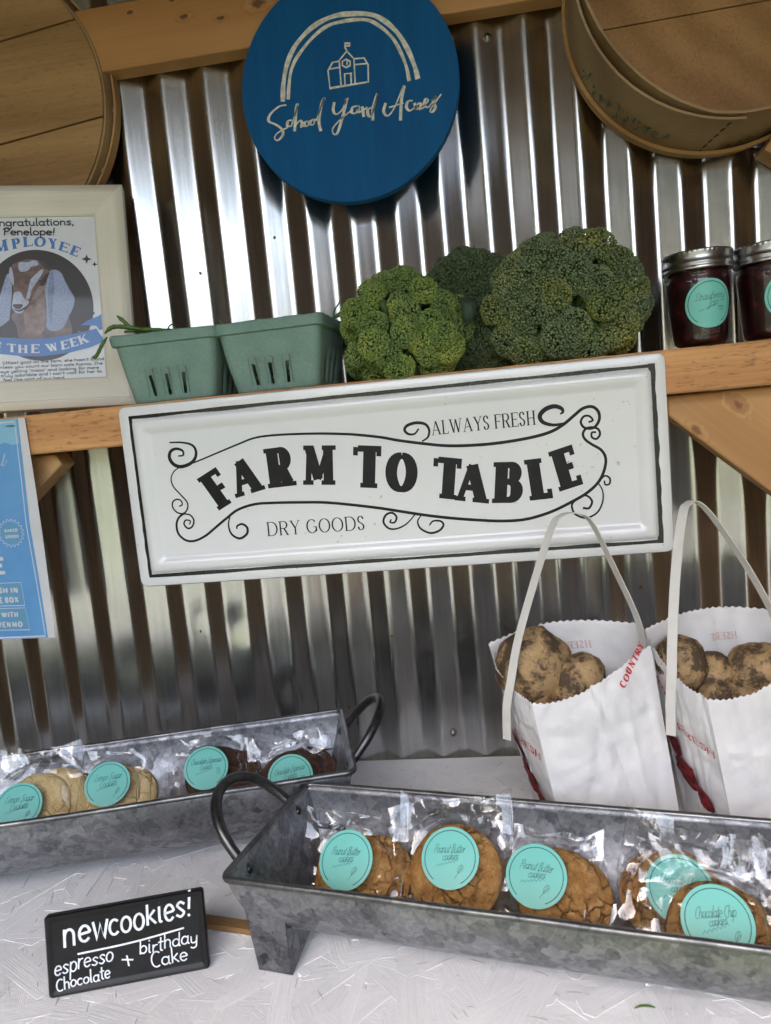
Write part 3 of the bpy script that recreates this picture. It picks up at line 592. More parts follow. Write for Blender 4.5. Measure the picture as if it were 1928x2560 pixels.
# ------------------------------------------------------------------ round blue name board
sign = thing('round_sign', 'round blue painted wooden sign reading School Yard Acres', 'sign', (-.1477, -.05, .474))
b = MB(); N = 96; b.loft([[(r*cos(2*pi*j/N), y, r*sin(2*pi*j/N)) for j in range(N)] for r, y in ((.1535, .008), (.1547, .007), (.1547, -.0065), (.1537, -.008))], True, True, True); b.build('disc', M['blue'], sign)
mpd = lambda x, y, d: (x/1000, -.0081-d, y/1000)
ARCH = [([(-95.4, -3.8), (-92.3, 17.2), (-84.0, 42.9), (-69.4, 65.2), (-45.6, 83.7), (-20.6, 93.0), (3.4, 94.7), (38.3, 89.1), (58.3, 77.3), (75.3, 58.3), (87.2, 34.7), (94.5, 11.7), (96.8, -1.8)], 6.3), ([(-87.4, -2.7), (-84.1, 16.0), (-77.3, 37.5), (-63.2, 55.4), (-41.9, 73.2), (-21.6, 83.3), (-2.3, 85.7), (16.7, 85.4), (35.3, 82.0), (50.8, 71.9), (67.8, 52.9), (77.5, 31.8), (82.9, 13.4), (84.9, -3.4)], 4.6)]
SCHOOL = [[(-11.0, 35.3), (-19.4, 35.0), (-26.9, 25.4), (-26.5, 1.9), (28.7, 2.3)], [(-25.1, 27.0), (-11.8, 27.2)], [(11.7, 35.2), (25.4, 34.2), (30.2, 24.6), (28.4, 3.9)], [(12.1, 27.4), (28.7, 26.4)], [(-10.3, 1.8), (-9.7, 36.2), (2.1, 46.6), (11.2, 35.2), (9.7, 3.3)], [(2.6, 46.5), (0.2, 51.3), (0.8, 57.1), (7.8, 56.0), (6.8, 53.1), (2.0, 53.2)], [(0.3, 36.2), (5.5, 32.6), (4.9, 27.3), (-0.8, 25.3), (-5.9, 29.0), (-5.4, 34.2), (0.3, 36.2)], [(1.3, 33.4), (0.8, 29.1)], [(-4.7, 3.2), (-3.9, 17.6), (5.1, 16.9), (4.2, 3.7)]]
NAME = [[(-91.8, -11.1), (-102.4, -11.8), (-115.7, -20.1), (-119.2, -28.8), (-110.0, -34.7), (-102.1, -41.5), (-100.5, -49.7), (-108.7, -56.6), (-113.2, -52.5), (-107.6, -46.4), (-93.4, -41.5)], [(-86.2, -32.3), (-91.3, -33.2), (-92.5, -39.4), (-87.1, -40.2)], [(-87.1, -40.2), (-75.9, -16.8), (-74.2, -12.5), (-77.1, -16.6), (-82.9, -46.5)], [(-81.5, -40.9), (-74.2, -34.7), (-71.4, -37.8), (-72.7, -43.3), (-68.8, -41.6)], [(-63.5, -37.1), (-67.3, -38.4), (-67.7, -42.4), (-64.1, -43.4), (-61.8, -40.3), (-63.5, -37.1), (-58.8, -39.2)], [(-54.8, -36.1), (-58.6, -37.8), (-59.1, -41.8), (-55.5, -42.8), (-53.2, -39.7), (-54.8, -36.1), (-50.0, -37.5)], [(-50.0, -37.5), (-37.8, -13.2), (-35.7, -10.2), (-40.6, -17.3), (-46.6, -39.1), (-45.5, -51.7)], [(-22.6, -18.8), (-24.8, -28.6), (-20.5, -33.8), (-11.5, -28.3), (-4.1, -14.8), (-11.0, -35.1), (-21.8, -58.4), (-27.9, -58.7), (-27.1, -50.9), (-12.6, -39.4), (-1.1, -33.1)], [(9.1, -27.2), (3.0, -28.1), (1.1, -34.6), (7.0, -35.9), (11.5, -27.5), (10.7, -35.5), (15.6, -34.4)], [(16.7, -30.1), (17.5, -41.4)], [(17.2, -34.7), (23.1, -31.0)], [(30.2, -32.0), (23.9, -34.5), (24.4, -42.4), (29.3, -41.3), (40.2, -14.5), (31.8, -32.3), (29.8, -48.1)], [(49.4, -30.3), (46.1, -39.9), (51.4, -46.3), (61.8, -36.6), (77.3, -10.0), (72.0, -29.2), (68.6, -53.6)], [(54.8, -35.6), (74.0, -32.8)], [(87.1, -31.4), (81.2, -31.6), (78.2, -38.9), (82.4, -44.0), (88.5, -41.5)], [(90.2, -36.2), (91.8, -44.2), (91.0, -40.3), (96.1, -36.0), (98.2, -38.5), (96.6, -43.8), (102.6, -42.5)], [(102.7, -40.7), (109.1, -34.5), (105.8, -31.9), (102.8, -39.2), (108.3, -43.3), (113.4, -38.5)], [(114.2, -35.3), (121.1, -30.8), (116.0, -35.5), (118.0, -44.7), (112.9, -50.6), (111.6, -46.0), (127.0, -29.4)]]
b = MB()
for i, (p, wd) in enumerate(ARCH): stroke(b, crom(p, 6), lambda t, d, w=wd: w*(1+.12*sin(t*40)), mpd, i*6e-5)
b.build('painted_arch', M['cream'], sign)
b = MB()
for i, p in enumerate(SCHOOL): stroke(b, p, 2.0, mpd, i*6e-5)
b.build('painted_schoolhouse', M['cream'], sign)
b = MB()
for i, p in enumerate(NAME): stroke(b, crom(p, 5), lambda t, d: 2.0+2.2*max(0, -d[1])**.7*abs(d[1]), mpd, i*6e-5)
b.build('painted_name', M['cream'], sign)
# ------------------------------------------------------------------ white enamel sign
SX, SZ, SY = -.1330, -.0690, -.1525
es = thing('enamel_sign', 'white embossed metal sign reading Farm To Table', 'sign', (SX, SY, SZ))
HW, HH = .3690, .1285
def rrect(hx, hz, r, n=6):
    out = []
    for cx, cz, a0 in ((hx-r, hz-r, 0), (-hx+r, hz-r, 90), (-hx+r, -hz+r, 180), (hx-r, -hz+r, 270)):
        for i in range(n+1): a = rad(a0+90*i/n); out.append((cx+r*cos(a), cz+r*sin(a)))
    return out
b = MB()
lev = [(0.0, .004, .010), (0, -.002, .010), (.0012, -.0042, .010), (.003, -.005, .010), (.014, -.005, .008), (.0185, -.0045, .006), (.021, -.0075, .006), (.024, -.0095, .006), (.029, -.0098, .006), (.034, -.0088, .006), (.0385, -.0058, .006), (.0410, -.0048, .005), (.0430, -.0045, .005)]
rings = [[(x, y, z) for x, z in rrect(HW-i, HH-i, max(r, .003))] for i, y, r in lev]
nR = len(rings[0])
b.loft(rings, True, False, True)
o = b.build('panel', M['enamel'], es); smooth_angle(o, 35)
PY = -.0046
mps = lambda x, y, d: (x/1000, PY-d-.00005, y/1000)
SCROLL = [
([(-298.3, 73.6), (-280.1, 71.9), (-266.4, 67.0), (-262.0, 57.9), (-264.9, 48.1), (-273.6, 41.4), (-287.1, 38.8), (-297.1, 43.4), (-301.6, 52.6), (-298.7, 61.1), (-290.3, 64.1), (-281.6, 60.8), (-281.1, 54.5), (-287.8, 53.9)], (2, 5, 2)),
([(-287.1, 38.8), (-265.5, 43.2), (-233.0, 52.8), (-200.8, 62.4), (-177.0, 68.8), (-151.3, 70.2), (-113.7, 68.7), (-76.5, 65.8), (-39.9, 61.3), (-3.2, 54.3), (21.1, 47.8), (51.9, 41.0), (87.3, 34.7), (127.4, 32.3), (162.6, 33.0), (197.6, 36.2), (221.0, 41.0), (237.5, 48.8), (251.8, 59.1), (263.6, 67.2), (275.0, 68.4), (282.5, 61.9), (283.4, 51.5), (278.0, 42.8), (271.1, 40.6), (263.3, 43.0), (259.9, 50.2), (264.1, 56.8), (270.9, 56.8), (275.1, 51.1), (270.5, 49.2)], (2, 4.2, 2.5)),
([(-287.1, 38.8), (-297.1, 33.3), (-302.9, 23.7), (-301.2, 12.2), (-292.2, 0.0), (-284.3, -10.8), (-284.2, -19.7), (-290.4, -26.8), (-299.5, -25.4), (-305.7, -18.0), (-305.3, -10.4), (-299.7, -6.5), (-293.3, -8.0), (-291.4, -14.0), (-295.7, -16.2)], (1.6, 2.2, 2)),
([(-290.4, -26.8), (-299.1, -32.6), (-303.7, -42.5), (-302.2, -55.4), (-292.8, -65.1), (-279.7, -66.9), (-263.0, -60.9), (-245.7, -49.4), (-228.6, -38.0), (-211.7, -27.9), (-187.7, -22.2), (-161.9, -22.2), (-123.9, -24.5), (-86.3, -27.7), (-49.4, -33.9), (-12.3, -41.3), (12.4, -47.1), (48.3, -55.5), (84.0, -62.4), (119.5, -67.8), (150.2, -71.3), (178.5, -71.6), (202.2, -67.4), (221.2, -61.6), (240.2, -53.6), (259.1, -44.4), (273.5, -33.8), (282.1, -22.8), (287.4, -9.2), (288.1, 2.4), (283.0, 12.2), (272.1, 20.1), (264.6, 26.6), (261.6, 33.9), (265.4, 40.5), (273.4, 42.0), (281.1, 39.0), (283.0, 31.9), (278.2, 26.6), (272.7, 29.4), (273.0, 35.1), (277.5, 35.4)], (3, 4, 2.5)),
([(-290.5, -27.6), (-281.6, -30.1), (-277.3, -38.1), (-281.1, -46.7), (-287.9, -48.3), (-292.4, -42.0), (-289.0, -36.7), (-282.6, -38.4), (-284.5, -42.6)], (2, 2.5, 1.6)),
([(-224.5, -37.0), (-227.7, -48.2), (-224.9, -61.1), (-214.0, -68.3), (-202.9, -62.8), (-201.3, -54.0), (-207.7, -48.4), (-215.2, -50.4), (-216.2, -54.1)], (1.6, 3.5, 2)),
([(33.8, -54.4), (23.0, -64.6), (10.2, -70.6), (-2.1, -70.1), (-9.1, -61.0), (-5.2, -51.4), (3.6, -48.9), (9.2, -54.9), (6.1, -62.1), (-0.0, -61.6), (1.5, -58.1)], (1.6, 3, 2)),
([(42.1, -56.2), (37.4, -63.2), (40.6, -73.3), (53.4, -80.4), (65.8, -77.7), (71.7, -70.7), (68.1, -65.1), (58.4, -64.4), (53.2, -69.3)], (1.6, 3, 2)),
([(53.3, 44.0), (60.9, 48.5), (63.4, 57.8), (58.9, 65.9), (47.1, 68.9), (34.9, 66.4), (30.8, 60.8), (35.1, 55.2), (43.4, 54.4), (49.3, 60.3)], (2, 4, 2)),
([(237.6, 50.0), (223.9, 49.6), (211.6, 54.7), (208.7, 63.1), (216.1, 70.6), (227.7, 73.4), (236.6, 69.8), (238.1, 65.0), (235.0, 63.0)], (3, 6, 2)),
([(281.9, -25.1), (286.7, -22.0), (292.1, -26.0), (291.3, -32.9), (286.0, -33.7), (285.1, -28.9)], (2, 2.5, 2)),
([(277.1, -30.6), (282.1, -41.6), (281.3, -55.7), (273.7, -69.3), (259.6, -75.4), (247.2, -70.8), (242.4, -63.3), (243.6, -53.9), (259.1, -45.6), (267.8, -53.4), (263.8, -62.6), (256.9, -62.1)], (1.6, 2.6, 3)),
]
b = MB()
for i, (p, (w0, w1, w2)) in enumerate(SCROLL):
    def wd(t, d, w0=w0, w1=w1, w2=w2): return (w0+(w1-w0)*sin(pi*min(t*1.0, 1))**1.2 if t < .5 else w2+(w1-w2)*sin(pi*t)**1.2)
    stroke(b, crom(p, 7), wd, mps, i*5e-5)
b.build('scrollwork', M['black'], es)
BIG = [('F', (-239.0, -27.0), (-208.4, -11.8), (-265.9, 19.4)), ('A', (-212.3, -11.5), (-169.4, -2.4), (-223.5, 38.8)), ('R', (-164.7, -1.8), (-125.1, -0.6), (-166.1, 52.6)), ('M', (-119.5, -0.5), (-68.4, -4.7), (-113.6, 52.9)), ('T', (-42.1, -10.3), (-7.9, -14.6), (-35.2, 46.4)), ('O', (-3.4, -18.9), (40.0, -24.8), (2.8, 34.1)), ('T', (63.5, -33.0), (96.7, -39.1), (71.8, 21.8)), ('A', (89.6, -38.5), (133.6, -46.6), (96.3, 14.4)), ('B', (138.3, -46.3), (178.2, -48.9), (144.8, 7.8)), ('L', (188.4, -47.1), (219.9, -46.0), (184.0, 7.2)), ('E', (227.3, -38.3), (259.5, -30.3), (215.8, 14.6))]
for ch, bl, br, tl in BIG:
    b = MB(); cap_letter(b, ch, bl, br, tl, mps, wv=.30 if ch != 'M' else .25, wh=.15, ser=.055, st=.115); b.build('letter', M['black'], es)
b = MB(); cap_text(b, 'DRY GOODS', (-173.6, -68.2), (-35.5, -69.4), 19.7, mps, gap=.10, wv=.11, wh=.05, ser=.06, st=.035); b.build('small_lettering', M['black'], es)
b = MB(); cap_text(b, 'ALWAYS FRESH', (66.4, 50.4), (203.4, 52.0), 18.6, mps, gap=.06, wv=.11, wh=.05, ser=.06, st=.035); b.build('small_lettering', M['black'], es)
# hand painted black border line lying in the groove
b = MB(); bx, bz = .3515, .1130; rnd = random.Random(5)
def side(p, q, w0):
    n = 70; out = []
    for i in range(n+1): t = i/n; out.append((p[0]+(q[0]-p[0])*t+.0007*noise.noise(Vector((t*9, p[0], 1))), p[1]+(q[1]-p[1])*t+.0007*noise.noise(Vector((t*9, p[1], 7)))))
    return out, (lambda t, d: w0*(1+.35*noise.noise(Vector((t*12, w0*900, p[0]*3)))))
for i, (p, q, w0) in enumerate([((-bx, bz), (bx, bz), .0048), ((bx, bz), (bx, -bz), .0078), ((bx, -bz), (-bx, -bz), .0048), ((-bx, -bz), (-bx, bz), .0052)]):
    P, wd = side(p, q, w0); stroke(b, P, wd, lambda x, y, d: (x, -.0053-d, y), i*8e-5)
b.build('border_line', M['blackline'], es)
# ------------------------------------------------------------------ framed goat notice, leaning on the shelf
aa = rad(17); EX = Vector((cos(aa), sin(aa), 0)); EZ = Vector((-sin(aa)*.04, cos(aa)*.04, .336)).normalized(); EN = EX.cross(EZ)   # EN points to the viewer side when negative
fr = thing('picture_frame', 'pale wood picture frame with goat employee notice on the shelf', 'picture frame')
Mx = Matrix((EX, -EN, EZ)).transposed()
m4 = Mx.to_4x4(); fr.matrix_world = Matrix.Translation(Vector((-.515*.98, -1.15+1.09*.98, .062*.98+.0012))) @ m4 @ Matrix.Scale(.98, 4)
# in frame space: x right, z up, -y towards viewer
ro = rad(-1.9)
def rz(x, z): return (x*cos(ro)-z*sin(ro), x*sin(ro)+z*cos(ro))
FW, FH = 285, 336; fprof = [(0, .016), (0, -.004), (4, -.007), (11, -.0085), (13, -.0070), (30, -.0035), (42, -.002), (45, .0), (45, .004)]
b2 = MB(); rings = []
def frame_pt(cx, cz, ins, y): x = (0-ins if cx else -FW+ins); z = (FH-ins if cz else 0+ins); X, Z = rz(x, z+4); return (X/1000, y, Z/1000)
for (c0, c1, nm, mt) in (((1, 0), (1, 1), 'frame_side', 'framev'), ((0, 1), (1, 1), 'frame_side', 'frame'), ((0, 0), (0, 1), 'frame_side', 'framev'), ((0, 0), (1, 0), 'frame_side', 'frame')):
    b = MB(); b.loft([[frame_pt(*c0, i, y) for i, y in fprof], [frame_pt(*c1, i, y) for i, y in fprof]], False)
    o = b.build(nm, M[mt], fr); smooth_angle(o, 25)
b = MB(); b.poly([frame_pt(0, 0, 40, .0032), frame_pt(1, 0, 40, .0032), frame_pt(1, 1, 40, .0032), frame_pt(0, 1, 40, .0032)]); poster = b.build('notice', M['posterwhite'], fr)
mpp = lambda x, y, d: (x/1000, .0030-d, y/1000)
def flat(pts, mat, layer, name='print', parent=None, smooth=0):
    if smooth: pts = crom(pts, smooth, True)
    bb = MB(); bb.poly([mpp(x, y, layer*1e-4) for x, y in pts]); return bb.build(name, M[mat], parent or poster)
flat([(-128.5+78*cos(2*pi*i/64), 166+84*sin(2*pi*i/64)) for i in range(64)], 'pbrown', 1)
SH = {'head': [(-161.1, 228), (-150.7, 233.7), (-136.6, 236), (-124.9, 234.3), (-115.5, 229.5), (-106.5, 220.5), (-102.8, 217.2), (-110.2, 213.4), (-114.2, 204.1), (-121.8, 188.8), (-135.3, 173.8), (-141.8, 168), (-149.7, 159), (-157.9, 155.4), (-165.3, 160.1), (-166.8, 168.6), (-162.6, 186.1), (-162.7, 194.5), (-166, 209.4), (-164.8, 220.9)],
'muzzle': [(-161.5, 187.1), (-152.6, 187.6), (-148.7, 177.9), (-141.9, 172.2), (-147, 165.2), (-151.7, 158.1), (-157.9, 155.4), (-164.4, 159), (-167.1, 166.5), (-164.5, 176.8)], 'nose': [(-165.3, 169.5), (-151.6, 168.6), (-155.2, 162.6), (-162, 163)],
'stripe': [(-122.7, 217.3), (-117.5, 220.1), (-118, 214.9), (-127.4, 201.8), (-136.5, 189.7), (-140.8, 177.4), (-145.8, 176.6), (-141.5, 190), (-135.9, 205.5)], 'fore': [(-150.4, 231.6), (-137.1, 231.8), (-132.9, 233.7), (-125, 233.2), (-123.2, 226.8), (-133.9, 224.3), (-138.4, 219.3), (-150.3, 218.4)],
'lstripe': [(-164.6, 222.9), (-161.4, 224.9), (-160, 210.1), (-161.4, 197.6), (-166, 209.4)], 'eye': [(-125.8, 202.7), (-118.1, 204.4), (-120.7, 199.2)],
'earr': [(-109.1, 214.4), (-100.7, 218.1), (-92.2, 213.3), (-87.6, 200.3), (-82.1, 186.2), (-77.2, 175.3), (-77.6, 166.8), (-82.5, 154.4), (-87.2, 147.4), (-94.7, 133.7), (-102.4, 126.9), (-111.6, 125.4), (-119.2, 128.1), (-121.5, 134.6), (-119.8, 146), (-117.7, 175.8), (-118, 191.7), (-113.4, 202)],
'earl': [(-168.3, 215.8), (-163.9, 210.3), (-164.7, 189.4), (-168.3, 168.7), (-172.4, 148), (-174.6, 145.7), (-182.1, 139.9), (-189.9, 139.5), (-188.7, 170.1), (-181.3, 185.3), (-174.6, 202.6)],
'body': [(-164.5, 158), (-141.8, 168), (-121.8, 188.8), (-114.2, 204.1), (-93.4, 174.2), (-90, 158.8), (-86.3, 137.3), (-88.3, 114.4), (-119.6, 111.4), (-158.7, 114.4), (-163.7, 137.6), (-169.4, 148.5)]}
SH['cheek'] = [(-123, 198), (-117, 205), (-113, 200), (-121, 186), (-134, 174), (-137, 178)]
SH['neck'] = [(-150, 158), (-137, 168), (-122, 176), (-120, 150), (-128, 124), (-148, 122), (-152, 140)]
SH['earline'] = [(-108, 212), (-103, 214), (-104, 190), (-110, 160), (-114, 135), (-116, 160), (-113, 190)]
SH['brow'] = [(-118, 208), (-108, 215), (-112, 206), (-117, 196), (-124, 196)]
SH['crown'] = [(-122, 232), (-112, 226), (-106, 219), (-112, 219), (-118, 226)]
SH['mouth'] = [(-166, 163), (-158, 158), (-149, 161), (-146, 166), (-152, 163), (-158, 161)]
M['goatdark'] = simple('print_goat_dark', (.05, .03, .03), .45, vary=.5, vs=120); M['goatlight'] = simple('print_goat_light', (.26, .18, .17), .45, vary=.4, vs=120); M['goatearline'] = simple('print_goat_ear_shade', (.20, .25, .42), .45, vary=.3, vs=300)
for nm, mt, ly in (('neck', 'goatlight', 3), ('cheek', 'goatlight', 6), ('earline', 'goatearline', 6), ('brow', 'goatdark', 6), ('crown', 'goatdark', 5), ('mouth', 'goatdark', 6)): flat(SH[nm], mt, ly, smooth=3)
for k_ in range(9): flat([(-176+k_*14, 118+(k_*7) % 9), (-166+k_*14, 121+(k_*5) % 11), (-176+k_*14, 119.2+(k_*7) % 9)], 'goatlight', 1.5)
for nm, mt, ly in (('body', 'goatbody', 2), ('earl', 'goatwhite', 3), ('head', 'goatbrown', 4), ('earr', 'goatwhite', 5), ('muzzle', 'goatpale', 5), ('nose', 'pbrown', 6), ('stripe', 'goatpale', 5), ('fore', 'goatpale', 5), ('lstripe', 'goatpale', 5), ('eye', 'pdark', 5)): flat(SH[nm], mt, ly, smooth=3)
for p in ([(-52.3, 239.1), (-50.8, 233.7), (-45.5, 231), (-51.3, 229.5), (-53.8, 224.3), (-55.3, 229.7), (-60.6, 232.2), (-54.8, 234)], [(-41.7, 227.3), (-40.9, 224.1), (-37.3, 222.6), (-41.1, 221.8), (-42.6, 218.9), (-43.5, 221.9), (-46.8, 223.4), (-43.2, 224.2)]): flat(p, 'pdark', 2, 'star')
ban = [(-236, 108), (-196.2, 98.2), (-190.5, 96.7), (-161.7, 91.4), (-132.4, 88.5), (-92.2, 91.2), (-61.3, 97.3), (-41.3, 104.3), (-40.8, 108.6), (-46.1, 116.4), (-50.2, 125.2), (-54.4, 123.9), (-68.9, 121.3), (-89.3, 118.5), (-119.6, 115.5), (-149.2, 116.1), (-187.9, 121.6), (-193.6, 122.9), (-236, 133)]
flat([(-60.9, 148.3), (-50.5, 150.8), (-49.9, 147.6), (-61.7, 140.9)], 'pdark', 6, 'ribbon'); flat([(-62.1, 137.8), (-44.2, 144), (-39.7, 147.8), (-40.1, 124.4), (-45.5, 121.7), (-49.8, 129.5), (-72.9, 131.1)], 'pblue', 7, 'ribbon'); bn = flat(ban, 'pblue', 8, 'ribbon')
b = MB()
for ch, bl, br, tl in [('M', (-184.7, 246.1), (-161.6, 251.6), (-185.8, 262.9)), ('P', (-157.1, 252.4), (-144.6, 254.1), (-157.9, 267.7)), ('L', (-141.6, 254.5), (-127.6, 256.0), (-141.0, 269.9)), ('O', (-126.3, 253.9), (-109.4, 254.0), (-124.7, 269.1)), ('Y', (-106.2, 251.4), (-94.5, 248.9), (-104.6, 266.7)), ('E', (-92.6, 247.8), (-79.2, 242.2), (-87.4, 260.9)), ('E', (-77.8, 240.6), (-66.0, 235.3), (-70.4, 254.0))]: cap_letter(b, ch, bl, br, tl, mpp, wv=.3, wh=.1, ser=.06, st=.09, d0=2e-4)
b.build('lettering', M['pblue'], poster)
b = MB()
for ch, bl, br, tl in [('T', (-179.7, 99.0), (-168.1, 97.3), (-178.7, 111.5)), ('H', (-166.0, 96.9), (-151.5, 94.8), (-164.8, 108.9)), ('E', (-147.5, 94.7), (-135.0, 93.8), (-146.1, 108.0)), ('W', (-122.8, 94.4), (-106.7, 95.5), (-126.5, 106.5)), ('E', (-103.7, 95.8), (-91.5, 98.0), (-104.3, 109.1)), ('E', (-89.4, 98.9), (-78.1, 100.9), (-91.5, 112.1)), ('K', (-76.0, 101.8), (-61.5, 105.3), (-79.6, 114.6)), ('F', (-195.9, 101.3), (-188.2, 100.2), (-194.5, 114.8))]: cap_letter(b, ch, bl, br, tl, mpp, wv=.3, wh=.1, ser=.06, st=.09, d0=1e-3)
b.build('lettering', M['pwhite'], poster)
b = MB(); pen_text(b, 'ngratulations,', (-172, 288.2), (-65.6, 284.5), 6.0, 1.9, mpp, layer=3e-4); pen_text(b, 'Penelope!', (-167.1, 274.2), (-94.2, 270.6), 6.0, 1.9, mpp, layer=8e-4); b.build('lettering', M['pdark'], poster)
b = MB()
for s, p0, p1 in (('littlest goat on the farm, she hasn\'t found', (-188.7, 81.1), (-43.8, 76.3)), ('nless you count our barn cats Karma. She', (-192.8, 75.0), (-46.5, 69.6)), ('ays yelling "maaa" and looking for more', (-193.5, 68.3), (-52.7, 63.7)), ('truly adorable and I can\'t wait for her to', (-193.2, 62.0), (-49.3, 57.6)), ('feel like part of our herd.', (-190.9, 55.8), (-102.3, 52.4))): pen_text(b, s, p0, p1, 2.3, .8, mpp, layer=3e-4)
b.build('lettering', M['pdark'], poster)
b = MB(); b.poly([frame_pt(0, 0, 42, .0008), frame_pt(1, 0, 42, .0008), frame_pt(1, 1, 42, .0008), frame_pt(0, 1, 42, .0008)]); b.build('glass_pane', M['glasspane'], fr)
# ------------------------------------------------------------------ blue notice in a plastic sleeve, stapled to the rail
nt_ = thing('paper_notice', 'light blue printed notice in clear sleeve stapled to shelf rail', 'notice', (-.64, -.1535, .060))
def curl(x, z): return -.0005-.010*max(0, (-z-60)/260)**2*max(0, 1+x/120)
def grid_sheet(x0, x1, z0, z1, mat, name, off, parent, nx=10, nz=24, edge=None):
    b = MB(); vs = []
    for i in range(nz+1):
        for j in range(nx+1):
            z = z0+(z1-z0)*i/nz; xe = (edge(z) if edge else x1); x = x0+(xe-x0)*j/nx; vs.append((x/1000, curl(x, z)-off, z/1000))
    n = nx+1; b.add(vs, [(i*n+j, i*n+j+1, (i+1)*n+j+1, (i+1)*n+j) for i in range(nz) for j in range(nx)]); return b.build(name, mat, parent, True)
pe = lambda z: -4.3+3.5*(-z/322) if z > -322 else -.8
grid_sheet(-216, 0, -322, -.5, M['paperedge'], 'paper', 0, nt_, edge=pe)
be = lambda z: -14.6-5*min(1, -z/150)+(7*max(0, (-z-160)/160))
mpb = lambda x, y, d: (x/1000, curl(x, y)-.0003-d, y/1000)
pb_ = grid_sheet(-216, 0, -321.6, -.9, M['lblue'], 'print', .0003, nt_, edge=be)
b = MB(); zig = [(-216+i*12.5, -33-(5 if i % 2 else 0)) for i in range(16)]+[(-17.7, -36)]; vs = [mpb(x, z, 1e-4) for x, z in zig]+[mpb(x, -1.5, 1e-4) for x, z in zig]; n = len(zig); b.add(vs, [(i, i+1, n+i+1, n+i) for i in range(n-1)]); b.build('print', M['paleblue'], pb_)
le = lambda z: -20.2-5*min(1, -z/150)+(8.8*max(0, (-z-160)/160))
b = MB(); stroke(b, [(-216, -4.8)]+[(le(z), z) for z in range(-5, -320, -10)]+[(-16.4, -319.3), (-216, -318)], 1.6, mpb, 3e-4)
for box in ([(-105, -237), (-45.8, -238), (-44.4, -272.4), (-105, -271)], [(-105, -275), (-44.2, -276.1), (-41.2, -308.9), (-105, -308)]): stroke(b, box+[box[0]], 1.0, mpb, 6e-4)
star = [(-51+(21 if i % 2 else 17)*cos(2*pi*i/40), -164.5+(21 if i % 2 else 17)*sin(2*pi*i/40)) for i in range(41)]; stroke(b, star, .9, mpb, 7e-4)
stroke(b, crom([(-51, -62.8), (-50.1, -64.8), (-44.3, -50.8), (-42.6, -51), (-48.7, -64.6), (-46.5, -66.3), (-40.6, -59)], 5), .8, mpb, 5e-4)
b.build('line_work', M['linewhite'], pb_)
b = MB()
for bx_ in ([(-105, -237.6), (-46, -238.4), (-44.8, -272), (-105, -270.6)], [(-105, -275.4), (-44.6, -276.5), (-41.8, -308.5), (-105, -307.6)]): b.poly([mpb(x, y, 2e-4) for x, y in bx_][::-1])
b.poly([mpb(-51+16.5*cos(2*pi*i/30), -164.5+16.5*sin(2*pi*i/30), 2e-4) for i in range(30)]); b.build('print', M['teal'], pb_)
b = MB(); kw = dict(wv=.3, wh=.2, ser=0, st=.1, d0=5e-4)
cap_text(b, 'SH IN', (-84, -252.8), (-52.2, -253.5), 9, mpb, **kw); cap_text(b, 'E BOX', (-86, -267.4), (-53.7, -267.7), 9, mpb, **kw); cap_text(b, 'WITH', (-85.6, -289.3), (-57.3, -289.7), 8.4, mpb, **kw); cap_text(b, 'VENMO', (-95, -303.9), (-52.2, -304.5), 8.6, mpb, **kw)
cap_text(b, 'BAKED', (-61, -163), (-40, -163.2), 5, mpb, **kw); cap_text(b, 'GOODS', (-61, -172), (-39.5, -172.2), 5, mpb, **kw); cap_letter(b, 'E', (-86, -224.4), (-68.8, -224.6), (-86, -198.5), mpb, **kw)
b.build('lettering', M['paperedge'], pb_)
grid_sheet(-222, 5.7, -333, 0, M['sleeve'], 'sleeve', .0022, nt_)
b = MB(); b.tube([(-.0337, -.0012, -.0099), (-.0335, -.0035, -.0099), (-.0205, -.0035, -.0108), (-.0203, -.0012, -.0108)], .0007, 6); b.build('staple', M['screw'], nt_)
# ------------------------------------------------------------------ round wooden baskets hung on the wall
def band_obj(name, c0, r0, y0, c1, r1, y1, a0, a1, th, mat, parent, n=90, roll=0, jag=0, lens=0):
    """bent wood strip between circle (c0,r0) at y0 and circle (c1,r1) at y1, angles a0..a1 (deg)"""
    b = MB(); rings = []
    for i in range(n+1):
        a = rad(a0+(a1-a0)*i/n); j = jag*noise.noise(Vector((a*30, 0, y1*50)))
        def P(r, c, y): return (c[0]+r*cos(a), y, c[1]+r*sin(a))
        q = r1-lens*sin(pi*min(1, i/n*1.08))
        rings.append([P(r0, c0, y0), P(q, c1, y1+j), P(q-th, c1, y1+j), P(r0-th, c0, y0)])
    b.loft(rings, True, True, True); o = b.build(name, mat, parent); return smooth_angle(o, 50)
t = thing('wooden_basket', 'round wooden basket hung bottom outwards above the framed notice', 'basket', (0, 0, 0))
CB = (-.716, .534); RB = .206; yb, yf = -.010, -.047
band_obj('band', CB, RB+.003, yb, (CB[0]-.004, CB[1]-.004), RB+.0015, yf+.004, -180, 180, .003, M['band'], t, jag=.0006)
band_obj('hoop', CB, RB+.0065, -.030, CB, RB+.006, -.012, -180, 180, .0032, M['bandrim'], t)
seams = [-.26, -.058, .082, .26]     # plank edges (height above centre)
for i in range(3):
    b = MB(); z0, z1 = seams[i]+.0012, seams[i+1]-.0012; poly = []; R = RB-.0015
    lo = max(z0, -R+.0005); hi = min(z1, R-.0005); N = 26
    sl = .135
    right = [(sqrt(max(R*R-z*z, 0)), z) for z in [lo+(hi-lo)*k/N for k in range(N+1)]]
    poly = right+[(-x, z) for x, z in right[::-1]]
    poly = [(x*cos(.10)-z*sin(.10), x*sin(.10)+z*cos(.10)) for x, z in poly]
    b.prism(poly, lambda x, z, d: (x, d, z), yf+.006, yf-.0005*i); o = b.build('plank', M['boxwood'], t, bevel=.0008); o.location = (CB[0]-.004, 0, CB[1]-.004)
